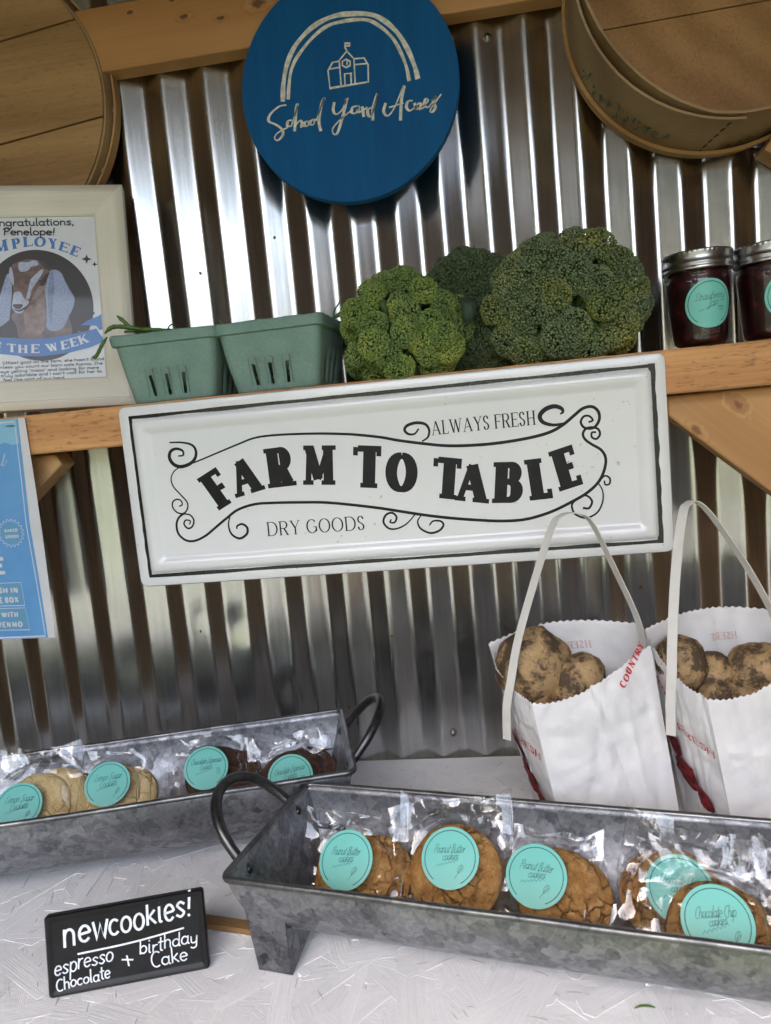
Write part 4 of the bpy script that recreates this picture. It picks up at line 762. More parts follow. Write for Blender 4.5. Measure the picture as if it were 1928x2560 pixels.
for a in (-32, -8, 12, 40):
    b = MB(); b.tube([(0, -.004, -.003), (.0015, -.004, 0), (0, -.004, .003)], .0007, 5); o = b.build('staple', M['screw'], t); o.location = (CB[0]+(RB+.004)*cos(rad(a)), -.03, CB[1]+(RB+.004)*sin(rad(a))); o.rotation_euler = (0, -rad(a), 0)
# right hand basket: opening towards the viewer
t = thing('wooden_basket', 'round wooden basket with open side outwards above the jam jars', 'basket', (0, 0, 0))
c0, r0, c1, r1 = (.349, .523), .190, (.361, .545), .203; y0, y1 = -.016, -.125
band_obj('band', c0, r0, y0, c1, r1, y1, -98, 180, .0032, M['band'], t, 110, jag=.0008)
band_obj('band', c0, r0-.0002, y0, c1, r1-.0002, y1, 179.5, 263, .0032, M['band'], t, 60, jag=.0008, lens=.010)
band_obj('band', c0, r0+.0035, y0-.004, (c1[0]+.001, c1[1]-.0015), r1+.005, y1+.002, 178, 268, .0032, M['band'], t, 50, jag=.0008)
band_obj('hoop', c0, r0+.0085, y0-.018, c0, r0+.006, y0+.004, -180, 180, .005, M['bandrim'], t, 110)
fl = []
for z0, z1 in ((-.30, -.0085), (-.0070, .135), (.1365, .30)):
    R = r0-.004; lo, hi = max(z0, -R+.0005), min(z1, R-.0005); N = 24
    right = [(sqrt(max(R*R-z*z, 0)), z) for z in [lo+(hi-lo)*k/N for k in range(N+1)]]; poly = right+[(-x, z) for x, z in right[::-1]]
    poly = [(x*cos(.02)-z*sin(.02), x*sin(.02)+z*cos(.02)) for x, z in poly]
    b = MB(); b.prism(poly, lambda x, z, d: (x, d, z), y0+.006, y0-.002); o = b.build('plank', M['boxwood2'], t, bevel=.0007); o.location = (c0[0], 0, c0[1])
def bandpt(a, s, off=.0006):   # on outside of the lapped band: angle a, s 0 base..1 rim
    r = (r0+.0035)*(1-s)+(r1+.005)*s+off; cx = c0[0]*(1-s)+(c1[0]+.001)*s; cz = c0[1]*(1-s)+(c1[1]-.0015)*s; return (cx+r*cos(rad(a)), (y0-.004)*(1-s)+(y1+.002)*s, cz+r*sin(rad(a)))
b = MB()
for i in range(6): s = .08+.155*i; b.tube([bandpt(261.5+2*s, s), bandpt(261.5+2*s+.4, s+.075)], .0011, 5)
b.build('staple_row', M['inkline'], t)
def mpl(x, y, d): return bandpt(x/3.45, y/109, .0008+d)      # millimetres round the lapped band
def mpx(x, y, d):
    a, s = x/3.45, y/109; r = r0*(1-s)+r1*s+.0008+d; return (c0[0]*(1-s)+c1[0]*s+r*cos(rad(a)), y0*(1-s)+y1*s, c0[1]*(1-s)+c1[1]*s+r*sin(rad(a)))
b = MB(); rnd = random.Random(11)      # smeared stencil writing
for i in range(11):
    x = (204+i*4.2)*3.45
    for k in range(3): xx = x+rnd.uniform(-4, 4); y = rnd.uniform(20, 45); stroke(b, [(xx, y), (xx+rnd.uniform(-4, 4), y+rnd.uniform(5, 14)), (xx+rnd.uniform(0, 6), y+rnd.uniform(2, 16))], rnd.uniform(1.4, 3.2), mpl, (i*3+k)*3e-5)
M['stencil'] = simple('faded_green_stencil', (.10, .13, .10), .8, vary=.5, vs=90); b.build('stencil_marks', M['stencil'], t)
b = MB()
for i, pts in enumerate([[(0, 20), (4, 24), (2, 13), (8, 14)], [(12, 37), (21, 39)], [(16, 28), (12, 22), (16, 20), (17, 29), (17, 11), (13, 9)], [(23, 33), (24, 11)], [(23, 31), (30, 28), (28, 20), (24, 22)], [(32, 22), (36, 24)], [(45, 37), (50, 42), (51, 35), (48, 22)], [(55, 40), (61, 44), (59, 31), (57, 22), (64, 24)]]): stroke(b, [(272*3.45+x, y) for x, y in pts], 1.3, mpx, i*5e-5)
b.build('pen_marks', M['inkline'], t)
# little wooden arm at the right edge of the wall
b = MB(); b.prism([(.400, .318), (.422, .345), (.632, .19), (.612, .155)], lambda x, z, d: (x, d, z), -.012, -.05); o = b.build('diagonal_brace', M['brace'], None, bevel=.002); tag(o, 'short pale wooden strut just below the open basket', 'strut')
# ------------------------------------------------------------------ pulp berry baskets
def perim(hx, hy, r, slots):
    """points around rounded rect; returns list of (x,y,slotflag) ; slots = x positions on each side (relative -1..1)"""
    out = []
    cuts = []
    for s in slots: cuts += [s-.05, s+.05]
    for k in range(4):
        L = hx if k % 2 == 0 else hy; D = hy if k % 2 == 0 else hx
        xs = [-1, -.8]+cuts+[.8, 1]
        for q in xs:
            px, py = q*(L-r), -D; a = k*pi/2; out.append((px*cos(a)-py*sin(a), px*sin(a)+py*cos(a)))
        for i in range(1, 4):
            a = -pi/2+i*pi/8; px, py = (L-r)+r*cos(a), -(D-r)+r*sin(a); A = k*pi/2; out.append((px*cos(A)-py*sin(A), px*sin(A)+py*cos(A)))
    return out
def pulp_basket(label, loc, rz, seed, sc=1.0):
    t = thing('berry_basket', label, 'basket', loc, (0, 0, rz), 'green pulp berry baskets')
    SL = (-.50, -.06, .40); rnd = random.Random(seed); b = MB(); rings = []
    lv = [(0, .0615), (.004, .0630), (.010, .0640), (.040, .0695), (.060, .0725), (.083, .0755), (.0845, .0800), (.0965, .0815), (.0995, .0805)]
    for i, (z, h) in enumerate(lv):
        P = perim(h, h, .013, SL); ring = []
        for j, (x, y) in enumerate(P):
            jz = .0022*noise.noise(Vector((x*40, y*40, seed))) if i >= 7 else 0
            f = 1+.012*noise.noise(Vector((x*22, y*22, z*20+seed))); ring.append((x*f, y*f, z+jz))
        rings.append(ring)
    n = len(rings[0]); per = n//4
    vs = [p for r in rings for p in r]; fs = []
    for i in range(len(rings)-1):
        for j in range(n):
            q = j % per
            if i == 2 and q in (2, 4, 6): continue
            a = i*n+j; bb = i*n+(j+1) % n; fs.append((a, bb, bb+n, a+n))
    b.add(vs, fs); b.add(rings[0], [tuple(range(n))[::-1]])
    o = b.build('pulp_shell', M['pulp'], t); s = o.modifiers.new('s', 'SOLIDIFY'); s.thickness = .0026; s.offset = -1; smooth_angle(o, 30); o.scale = (sc, sc, sc)
    b = MB()   # pressed outlines round the slots
    for sx in SL:
        x0 = sx*.054
        for w_ in ((-.0055, .0055),):
            stroke(b, [(x0+w_[0], .009), (x0+w_[0]*1.02, .047), (x0+w_[1]*1.02, .047), (x0+w_[1], .009)], .0006, lambda x, z, d: (x, -(.0640+(z-.010)/.03*.0055)-.0006 if z < .04 else -(.0695+(z-.04)*.15)-.0006, z), 0)
    b.build('slot_outline', M['stencil'], t)
    return t
pulp_basket('green pulp basket of beans beside the goat frame', (-.4295, -.0690, SHZ), 0, 3, .97)
pulp_basket('green pulp basket of beans beside the broccoli', (-.2745, -.0690, SHZ), rad(-4), 8, .97)
def bean(pts, r, label, n=9):
    P = crom(pts, 6); L = len(P); b = MB(); b.tube(P, [max(.0004, r*min(1, sin(pi*(.06+.88*i/(L-1)))*1.5)*(1+.12*sin(i*1.9))) for i in range(L)], n, flat=.75)
    o = b.build('green_bean', M['bean'], None, True); tag(o, label, 'bean', 'green beans in the pulp baskets'); return o
bean([(-.500, -.125, .190), (-.492, -.122, .181), (-.484, -.118, .172), (-.470, -.1, .160)], .0038, 'green bean tip pointing up from the left basket')
bean([(-.518, -.132, .166), (-.508, -.128, .174), (-.494, -.122, .174), (-.476, -.115, .170), (-.46, -.105, .165)], .0042, 'curved green bean over the left basket rim')
bean([(-.495, -.12, .167), (-.47, -.11, .169), (-.445, -.10, .166), (-.42, -.09, .163)], .0042, 'straight green bean lying across the left basket')
bean([(-.512, -.138, .160), (-.518, -.143, .150), (-.526, -.143, .139), (-.532, -.141, .134), (-.537, -.139, .1355)], .0034, 'green bean hanging outside the left basket')
bean([(-.437, -.105, .163), (-.433, -.105, .170), (-.428, -.103, .172), (-.425, -.1, .162)], .0012, 'thin bean stem looping above the left basket')
bean([(-.365, -.09, .175), (-.359, -.09, .168), (-.352, -.085, .16)], .0018, 'thin bean tail between the two pulp baskets')
bean([(-.200, -.075, .160), (-.183, -.072, .166), (-.168, -.07, .172), (-.158, -.07, .182)], .0046, 'fat green bean poking out of the right basket')
bean([(-.199, -.078, .158), (-.196, -.075, .170), (-.190, -.073, .178), (-.186, -.072, .185)], .0014, 'thin bean stalk standing up in the right basket')
bean([(-.3, -.08, .150), (-.26, -.07, .155), (-.22, -.06, .153)], .0045, 'green bean lying inside the right basket')
bean([(-.46, -.07, .150), (-.42, -.06, .154), (-.39, -.06, .150)], .0045, 'green bean lying deep in the left basket')
for i, (x, z) in enumerate(((-.455, .078), (-.431, .083), (-.408, .085), (-.300, .085), (-.275, .088), (-.252, .09))):
    bean([(x-.012, -.112, z-.006), (x, -.117, z), (x+.01, -.112, z+.007)], .0040, 'green bean behind the %s slot of the %s pulp basket' % (('left', 'middle', 'right')[i % 3], 'left' if i < 3 else 'right'))
# ------------------------------------------------------------------ broccoli heads
BEAD = None
def ico():
    bm = bmesh.new(); bmesh.ops.create_icosphere(bm, subdivisions=1, radius=1); v = [p.co.copy() for p in bm.verts]; f = [tuple(x.index for x in q.verts) for q in bm.faces]; bm.free(); return v, f
IV, IF = ico()
def broccoli(label, c, rx, ry, rz, mat, seed, nfl, bead=.00175, per=390):
    rnd = random.Random(seed); t = thing('broccoli', label, 'broccoli', (c[0], c[1], SHZ))
    b = MB(); b.tube([(0, 0, 0), (0, 0, .03), (0, 0, c[2]-SHZ)], [.02, .018, .022], 10)
    fl = []
    for i in range(nfl):   # fibonacci directions over the front/upper dome
        z = 1-1.92*(i+.5)/nfl; a = i*2.39996+rnd.uniform(-.25, .25); r = sqrt(max(0, 1-z*z)); d = Vector((r*cos(a), r*sin(a), z))
        if d.y > .55: continue
        R = 1+rnd.uniform(-.15, .10); p = Vector((d.x*rx*R, d.y*ry*R, d.z*rz*R)); fl.append((p, d))
    for p, d in fl: b.tube([(p.x*.2, p.y*.2, c[2]-SHZ-.02+p.z*.1), (p.x*.55, p.y*.55, c[2]-SHZ+p.z*.5), (p.x*.85, p.y*.85, c[2]-SHZ+p.z*.85)], [.007, .006, .009], 6)
    b.build('stalk', M['stalk'], t, True)
    base = min(rx, rz)
    for p, d in fl:
        fr_ = base*rnd.uniform(.23, .345); bb = MB(); n = int(per*(fr_/(base*.3))**2)
        nrm = Vector((d.x/rx, d.y/ry, d.z/rz)).normalized(); q = nrm.to_track_quat('Z', 'Y')
        sub = []
        for s in range(7):    # bumps within a floret
            a = s*2*pi/6; v = Vector((0, 0, 1)) if s == 6 else Vector((sin(.75)*cos(a), sin(.75)*sin(a), cos(.75))); sub.append(v+Vector((rnd.uniform(-.15, .15), rnd.uniform(-.15, .15), 0)))
        for k in range(n):
            z = 1-1.15*(k+.5)/n; a = k*2.39996; r = sqrt(max(0, 1-z*z)); sp_ = 1.1/sqrt(n); v = Vector((r*cos(a)+rnd.uniform(-sp_, sp_), r*sin(a)+rnd.uniform(-sp_, sp_), z+rnd.uniform(-sp_, sp_))).normalized()
            m_ = max(v.dot(s.normalized()) for s in sub); rad_ = fr_*(.86+.17*max(0, (m_-.80)/.2)+rnd.uniform(-.025, .025))
            w_ = q @ (v*rad_); w_ = Vector((p.x, p.y, p.z+c[2]-SHZ))*1.0+w_-nrm*fr_*.72
            s_ = bead*rnd.uniform(.6, 1.3)
            bb.add([w_+x*s_ for x in IV], IF)
        bb.build('floret', M[mat if rnd.random() < .65 else mat+'b'], t, True)
    return t
broccoli('bright green broccoli head at left of the three', (-.099, -.098, .128), .087, .070, .074, 'broc1', 5, 62)
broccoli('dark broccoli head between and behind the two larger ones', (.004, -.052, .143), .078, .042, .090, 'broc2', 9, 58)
broccoli('largest grey green broccoli head beside the jam jars', (.126, -.092, .141), .104, .070, .088, 'broc3', 14, 74)
b = MB(); P = [(-.016, .158), (-.006, .160), (.006, .152), (.004, .138), (-.004, .126), (-.012, .122)]; b.add([(x, -.128+.006*noise.noise(Vector((x*80, z*80, 1))), z) for x, z in P]+[(-.008, -.133, .142)], [(i, (i+1) % 6, 6) for i in range(6)]); o = b.build('broccoli_leaf', M['leaf'], None, True); o.modifiers.new('s', 'SOLIDIFY').thickness = .0008; tag(o, 'small blue green leaf tucked between the broccoli heads', 'leaf')
# ------------------------------------------------------------------ stickers
WHISK = [[(-.4, -1), (.05, -.25)], crom([(.05, -.25), (.0, .4), (.45, 1), (.75, .8), (.6, .2), (.05, -.25)], 5), crom([(.05, -.25), (.3, .4), (.6, .95)], 4), crom([(.05, -.25), (.25, .15), (.7, .6)], 4)]
CUP = [[(-.45, .5), (-.3, -1), (.3, -1), (.45, .5)], [(-.55, .5), (.55, .5)], [(-.5, .75), (.5, .75)], [(-.15, -.1), (.15, -.1)], [(-.2, -.3), (.2, -.3)]]
BERRY = [arc(-.45, 0, .45, .5, 0, 360), arc(.45, -.2, .45, .5, 0, 360), crom([(-.9, .5), (-.5, .35), (-.2, .6), (.1, .3), (.5, .5), (.9, .2)], 4)]
def sticker(parent, lines, icon, mp, R=.0305, name='sticker', yoff=0, wd=.00034):
    N = 48; b = MB(); NR = 8; vs = [mp(0, 0, 0)]
    for r in range(1, NR+1):
        vs += [mp(R*r/NR*cos(2*pi*i/N), R*r/NR*sin(2*pi*i/N), 0) for i in range(N)]
    fs = [(0, 1+i, 1+(i+1) % N) for i in range(N)]
    for r in range(NR-1): fs += [(1+r*N+i, 1+(r+1)*N+i, 1+(r+1)*N+(i+1) % N, 1+r*N+(i+1) % N) for i in range(N)]
    b.add(vs, fs); st = b.build(name, M['sticker'], parent, True)
    b = MB(); rnd = random.Random(len(lines[0][0])); m2 = lambda x, y, d: mp(x, y, d+.00015)
    a = 235
    while a > -55:      # ring of tiny print
        da = rnd.uniform(2, 7); stroke(b, [(R*.88*cos(rad(a-da*i/2)), R*.88*sin(rad(a-da*i/2))) for i in range(3)], R*.026, m2, 0); a -= da+1.6
    for i, (s, x0, x1, y, xh) in enumerate(lines): pen_text(b, s, (x0*R, y*R), (x1*R, (y+.09)*R), xh*R, wd, m2, slant=.35, join=True, gap=.02, layer=4e-5*(i+1))
    pts = [(-.45+.062*i, -.30+.02*i+(.035 if i % 2 else -.035)) for i in range(13)]; stroke(b, crom([(x*R, y*R) for x, y in pts], 3), wd*.8, m2, 1e-4)
    ic, ix, iy, isz = icon
    for i, p in enumerate(ic): stroke(b, [(R*(ix+x*isz), R*(iy+y*isz)) for x, y in p], wd*.9, m2, (3+i)*3e-5)
    b.build('lettering', M['ink'], st); return st
# ------------------------------------------------------------------ jam jars
def jar(label, loc, rz):
    t = thing('jam_jar', label, 'jar', loc, (0, 0, rz), 'jam jars on the shelf')
    def R(z): return .0345+.0068*min(1, z/.085)
    pr_ = [(.0001, .002), (.028, .001), (.0325, .003), (.0345, .008)]+[(R(z/1000), z/1000) for z in range(14, 86, 8)]+[(.0413, .0855), (.0400, .089), (.0385, .091), (.0405, .0925), (.0405, .0945), (.0385, .096), (.0385, .112)]
    b = MB(); b.lathe(pr_, 56); b.build('glass', M['glass'], t, True)
    b = MB(); b.lathe([(.0001, .005), (.028, .0045), (.032, .008)]+[(R(z/1000)-.0022, z/1000) for z in range(14, 86, 8)]+[(.0375, .090), (.037, .0985), (.0001, .0986)], 48); b.build('jam', M['jam'], t, True)
    b = MB(); kn = lambda a, r, z: (.00035*(1 if int(a/(2*pi)*90) % 2 else -1) if z > .1195 and r > .04 else 0)
    b.lathe([(.0425, .0985), (.0438, .099), (.0442, .1005), (.0432, .1025), (.0428, .104), (.0440, .106), (.0440, .1075), (.0428, .109), (.0428, .117), (.0434, .1185), (.0436, .1200), (.0436, .1215), (.0428, .1226), (.0405, .1230), (.0395, .1224), (.0001, .1224)], 180, fn=kn); o = b.build('lid_band', M['lid'], t); smooth_angle(o, 50)
    def mp(x, y, d): z = .054+y; r = R(z)+.0006+d; a = -pi/2+x/r; return (r*cos(a), r*sin(a), z)
    sticker(t, [('Strawberry', -.62, .62, .12, .17), ('Jam', -.12, .36, -.16, .17)], (BERRY, .5, -.22, .16), mp)
    b = MB(); m3 = lambda x, y, d: (lambda r, a, z: (r*cos(a), r*sin(a), z))(R(.0145+y)+.0003+d, -pi/2+x/R(.0145+y), .0145+y)
    pen_text(b, 'Ball', (-.011, .001), (.013, .003), .0048, .0007, m3, slant=.3, join=True); stroke(b, [(-.006, -.004), (.0105, -.0015)], .0007, m3, 3e-4); b.build('embossed_name', M['emboss'], t)
    return t
jar('jam jar with aqua label beside the broccoli', (.2965, -.094, SHZ), rad(4))
jar('jam jar with aqua label cut off by the right edge', (.3865, -.094, SHZ), rad(14))
# ------------------------------------------------------------------ galvanised trough trays
def tray(label, corner, ang, W, H, L, handle_end, seed):
    """corner = rim corner (front, handle end) ; local x along tray from that end, y towards back, z up from counter"""
    t = thing('metal_tray', label, 'tray', (corner[0], corner[1], ZC+.0015), (0, 0, ang), 'galvanised troughs of cookies')
    zb = .017; sg = 1 if handle_end == 'L' else -1
    X = lambda u: sg*u
    b = MB(); rings = []; NS = 15
    for i in range(NS):
        s = i/(NS-1); hw = W/2*sqrt(max(.012, 1-s**2.1)) if s > 0 else W/2; z = H-(H-zb)*s; e = .034*s**1.15
        ring = []
        for (ux, vy) in ((e, W/2-hw), (L-e, W/2-hw), (L-e, W/2+hw), (e, W/2+hw)):
            ring.append((ux, vy))
        pts = []
        for k in range(4):
            a, c = ring[k], ring[(k+1) % 4]; n = 40 if k % 2 == 0 else 10
            for j in range(n):
                q = j/n; pts.append((X(a[0]+(c[0]-a[0])*q), a[1]+(c[1]-a[1])*q, z+.0006*noise.noise(Vector((q*6+k, s*3, seed)))))
        rings.append(pts)
    b.loft(rings, True, False, True); o = b.build('trough', M['galv'], t); sm = o.modifiers.new('s', 'SOLIDIFY'); sm.thickness = .0012; sm.offset = 1 if sg > 0 else -1; smooth_angle(o, 45)
    b = MB(); P = []
    for cx, cy, a0 in ((L-.007, W-.007, 0), (.007, W-.007, 90), (.007, .007, 180), (L-.007, .007, 270)):
        for i in range(6): a = rad(a0+18*i); P.append((X(cx+.010*cos(a)), cy+.010*sin(a), H+.0006*noise.noise(Vector((cx*9, cy*9, seed)))))
    P2 = []
    for i in range(len(P)):
        a, c = Vector(P[i]), Vector(P[(i+1) % len(P)]); n = max(1, int((c-a).length/.03))
        for j in range(n): p = a.lerp(c, j/n); p.z += .0007*noise.noise(p*12+Vector((seed, 0, 0))); P2.append(p)
    rr = []
    N = len(P2)
    for i, p in enumerate(P2):
        tn = (P2[(i+1) % N]-P2[i-1]).normalized(); sd_ = tn.cross(Vector((0, 0, 1))).normalized(); rr.append([p+sd_*.0036*cos(a*pi/4)+Vector((0, 0, 1))*.0036*sin(a*pi/4) for a in range(8)])
    rr.append(rr[0]); b.loft(rr, True); b.build('rolled_rim', M['wirerim'], t, True)
    for end in (0, 1):
        ux = 0 if end == 0 else L; s_ = -1 if end == 0 else 1
        pts = []
        for i in range(25):
            a = pi*i/24; v = W/2-cos(a)*.058; q = sin(a)**.75 if sin(a) > 0 else 0
            out = .070*q; pts.append((X(ux+s_*(-.004+out*.80)), v, H-.016+.062*q))
        b = MB(); b.tube(pts, [.0062*(1 if 2 < i < 22 else .9) for i in range(25)], 12); b.build('handle', M['handle'], t, True)
        for v in (W/2-.058, W/2+.058):
            b = MB(); b.lathe([(.0001, .003), (.004, .002), (.0055, 0)], 10); r = b.build('rivet', M['handle'], t, True); r.location = (X(ux-s_*.0045), v, H-.014); r.rotation_euler = (0, -s_*sg*pi/2, 0)
        for back in (0, 1):
            b = MB(); u0, u1 = (.014, .051) if end == 0 else (L-.051, L-.014); inner = u1 if end == 0 else u0; outer = u0 if end == 0 else u1
            vy = lambda f: f if not back else W-f
            top = .070; d_ = .0011
            vs = [(X(outer-s_*0), vy(.0165), 0), (X(inner), vy(.0165), 0), (X(inner-s_*.001), vy(.0135), top), (X(outer+s_*.006), vy(.0125), top)]
            b.add(vs, [(0, 1, 2, 3)]); b.add([(X(inner), vy(.0166), 0), (X(inner-s_*.002), vy(.0140), .052), (X(inner-s_*.004), vy(.085), .031)], [(0, 1, 2)])
            o = b.build('foot', M['galvdark'], t); o.modifiers.new('s', 'SOLIDIFY').thickness = .0012
    return t
T2A = rad(-11.8); T1A = rad(15.2)
tray('weathered metal tray of peanut butter cookies standing in front', (-.284, -.493), T2A, .188, .110, .60, 'L', 2.0)
tray('weathered metal tray of lemon and chocolate cookies by the wall', (-.190, -.296), T1A, .203, .120, .66, 'R', 6.0)
# ------------------------------------------------------------------ bagged cookies
def cookie_mesh(R, th, mat, seed, style, parent, loc, name='cookie'):
    b = MB(); NR, NA = 26, 60; vs = [(0, -th, 0)]; 
    def bump(x, z):
        p = Vector((x, z, seed))
        if style == 'crinkle':
            d1 = noise.voronoi(p*95)[0]; return .0020*min(1, (d1[1]-d1[0])*2.2)+.0012*noise.noise(p*70)-.002
        if style == 'plain': return .0030*noise.noise(p*38)+.0013*noise.noise(p*110)
        d1 = noise.voronoi(p*42)[0]; cr = d1[1]-d1[0]; return .0024*noise.noise(p*45)+.0014*noise.noise(p*120)-.0060*max(0, 1-cr*3.4)*(noise.noise(p*18)*.5+.6)
    for r in range(1, NR+1):
        q = r/NR
        for a in range(NA):
            an = 2*pi*a/NA; ro = R*(1+.025*noise.noise(Vector((cos(an)*1.6, sin(an)*1.6, seed)))+.012*noise.noise(Vector((cos(an)*6, sin(an)*6, seed)))); x, z = ro*q*cos(an), ro*q*sin(an)
            y = -th*max(0, 1-q**3.2)**.6-bump(x, z)*(1 if q < .97 else 0); vs.append((x, y, z))
    back = [(x*.97, .004, z*.97) for x, y, z in vs[-NA:]]
    fs = [(0, 1+(a+1) % NA, 1+a) for a in range(NA)]
    for r in range(NR-1): fs += [(1+r*NA+a, 1+r*NA+(a+1) % NA, 1+(r+1)*NA+(a+1) % NA, 1+(r+1)*NA+a) for a in range(NA)]
    n = len(vs); fs += [(n-NA+a, n-NA+(a+1) % NA, n+(a+1) % NA, n+a) for a in range(NA)]+[tuple(range(n, n+NA))]
    b.add(vs+back, fs); o = b.build(name, mat, parent, True); o.location = loc; return o
def film_sheet(parent, x0, x1, z0, z1, seed, R, bul, backside, cz, cl=.0032):
    rnd = random.Random(seed); nx, nz = int((x1-x0)/cl), int((z1-z0)/cl); vs = []; CR_ = []
    for i in range(16):      # sharp folds radiating from the cookie and running along the open end
        a = rnd.uniform(0, 2*pi); ro = R*rnd.uniform(.9, 1.25); px, pz = ro*cos(a), cz+ro*sin(a)
        da = a+rnd.gauss(0, .45) if rnd.random() < .7 else rnd.gauss(0, .25)
        CR_.append((px, pz, cos(da), sin(da), rnd.uniform(.003, .008), rnd.choice((-1, 1))*rnd.uniform(.002, .005), rnd.uniform(.03, .07)))
    def crs(x, z):
        s = 0
        for px, pz, dx, dz, w_, h_, L_ in CR_:
            u = (x-px)*dx+(z-pz)*dz; v = abs(-(x-px)*dz+(z-pz)*dx)
            if v < w_*2 and -L_*.5 < u < L_: s += h_*max(0, 1-v/(w_*2))*min(1, (u+L_*.5)/(L_*.4), (L_-u)/(L_*.4))
        return s
    for i in range(nz+1):
        for j in range(nx+1):
            u, v = j/nx, i/nz; ed = min(u, 1-u, v*1.5)
            x = x0+(x1-x0)*u; z = z0+(z1-z0)*v
            if 0 < j < nx and 0 < i < nz: pass
            rr = hypot(x, z-cz) if z > cz else abs(x); bl = bul*max(0, min(1, (R*1.32-rr)/(R*.42)))
            am = min(1, ed*7)*(1 if rr > R*1.0 else .15)
            up_ = max(0, min(1, (rr-R*.95)/(R*.3))); y = -bl+am*(crs(x, z)+.0035*noise.noise(Vector((x*35, z*22, seed))))+up_*min(1, ed*9)*(.0095*(1-2.2*abs(noise.noise(Vector((x*21+z*9, z*13, seed+9)))))+.0022*(1-2*abs(noise.noise(Vector((x*52, z*22, seed+2))))))
            if backside: y = .010-y*.5
            y -= .42*max(0, z-(cz+R*.85)); z += (.010*noise.noise(Vector((x*26, 0, seed)))+.010*abs(u-.5)**2*4-.004)*max(0, (v-.75)*4); x += (.003*noise.noise(Vector((z*30, 5, seed))) if j in (0, nx) else 0)
            vs.append((x, y+.004*max(0, v-.6), z))
    n = nx+1; fs = []
    if not backside:
        bb = MB(); ln = [vs[i*n] for i in range(nz+1)]+[vs[nz*n+j] for j in range(1, n)]+[vs[i*n+nx] for i in range(nz-1, -1, -1)]
        rg = [[(p[0]*(1-.012*e), p[1]-.0004-.0004*e, p[2]-(p[2]-cz)*.012*e) for e in (0, 1)] for p in ln]; bb.loft(rg, False); bb.build('seam', M['seam'], parent)
    for i in range(nz):
        for j in range(nx):
            a, b_, c, d = i*n+j, i*n+j+1, (i+1)*n+j+1, (i+1)*n+j
            fs += [(a, b_, c), (a, c, d)] if rnd.random() < .5 else [(a, b_, d), (b_, c, d)]
    b = MB(); b.add(vs, fs); return b.build('cellophane', M['film'], parent, True)
LBL = {'pb': ([('Peanut Butter', -.58, .50, .10, .16), ('cookies', -.25, .30, -.12, .14)], (WHISK, .32, -.42, .22)), 'lemon': ([('Lemon Sugar', -.58, .60, .12, .17), ('Cookies', -.32, .42, -.20, .17)], (WHISK, .42, -.42, .20)), 'espresso': ([('Chocolate Espresso', -.70, .66, .14, .15), ('Cookies', -.28, .28, -.14, .15)], (CUP, .56, -.16, .15)), 'choc': ([('Chocolate Chip', -.60, .52, .06, .17), ('cookies', -.25, .26, -.14, .14)], (WHISK, .40, -.44, .22))}
def bagged(label, P, yaw, kind, style, R, seed, lean=34, roll=0, w=.062, top=.060, bot=-.054, group='cellophane bags of cookies', soff=(0, 0), extra=((.012, .012, .004),), tilt=0, cz=-.008):
    t = thing('cookie_bag', label, 'cookies', P, (rad(-lean), rad(roll), yaw), group)
    cookie_mesh(R, .013, M[kind], seed, style, t, (-soff[0], .008, cz))
    for i, (dx, dy, dz) in enumerate(extra): cookie_mesh(R*.97, .012, M[kind], seed+7+i, style, t, (dx, .008+dy, cz+dz))
    film_sheet(t, -w, w, bot, top, seed, R, .0150, False, cz); film_sheet(t, -w+.002, w-.001, bot+.001, top+.003, seed+50, R, .002, True, cz)
    k1, k2 = random.Random(seed).uniform(-.25, .25), random.Random(seed).uniform(.1, .5)
    mp = lambda x, y, d: (x, -.0158-d-.0012*(1-(x*x+y*y)/.00093)+k1*x*y*8*.1+.0*k2, y)
    lines, icon = LBL[kind]; st = sticker(t, lines, icon, mp); st.rotation_euler = (0, rad(tilt), 0); st.location = (soff[0], -.001, soff[1])
    return t
G2 = 'bagged cookies in the front tray'; G1 = 'bagged cookies in the tray by the wall'
bagged('bag of peanut butter cookies at the handle end of the front tray', (-.1765, -.409, -.467), rad(-11), 'pb', 'crack', .044, 21, 44, -3, group=G2, w=.060, top=.054, extra=((.022, .012, .002),), tilt=4, cz=-.010)
bagged('bag of peanut butter cookies second from the front tray handle', (-.065, -.414, -.463), rad(-9), 'pb', 'crack', .050, 33, 44, -2, group=G2, top=.064, extra=((-.006, .014, .004),), tilt=3, cz=-.010)
bagged('bag of peanut butter cookies with sticker at the left of its cookie', (.0305, -.434, -.4780), rad(-13), 'pb', 'crack', .044, 47, 46, 2, group=G2, soff=(-.010, .004), w=.054, top=.052, extra=((.020, .012, .0),), tilt=6, cz=-.004)
bagged('bag of chocolate chip cookies tucked behind the nearest bag', (.1535, -.457, -.470), rad(-18), 'choc', 'crack', .043, 58, 42, 8, group=G2, w=.058, top=.060, extra=((-.014, .012, .0),), tilt=-6, cz=-.005)
bagged('nearest bag of chocolate chip cookies with large aqua sticker', (.1725, -.504, -.4705), rad(-8), 'choc', 'crack', .042, 66, 44, 2, group=G2, w=.064, top=.064, extra=((.012, .010, .002),), tilt=-4, cz=-.004)
bagged('bag of chocolate chip cookies cut off by the right edge', (.268, -.497, -.470), rad(-12), 'choc', 'crack', .042, 71, 44, -4, group=G2, w=.052, top=.064, cz=-.003)
bagged('bag of lemon sugar cookies with three stacked cookies showing', (-.645, -.270, -.461), rad(14), 'lemon', 'plain', .046, 83, 42, 4, group=G1, w=.064, top=.072, extra=((.030, .010, .010), (.046, .018, .004)), soff=(-.008, -.008), tilt=2, cz=-.004)
bagged('bag of lemon sugar cookies beside the chocolate espresso bags', (-.554, -.222, -.466), rad(15), 'lemon', 'plain', .042, 91, 42, 2, group=G1, w=.056, top=.050, extra=((.022, .008, -.002),), tilt=2, cz=-.006)
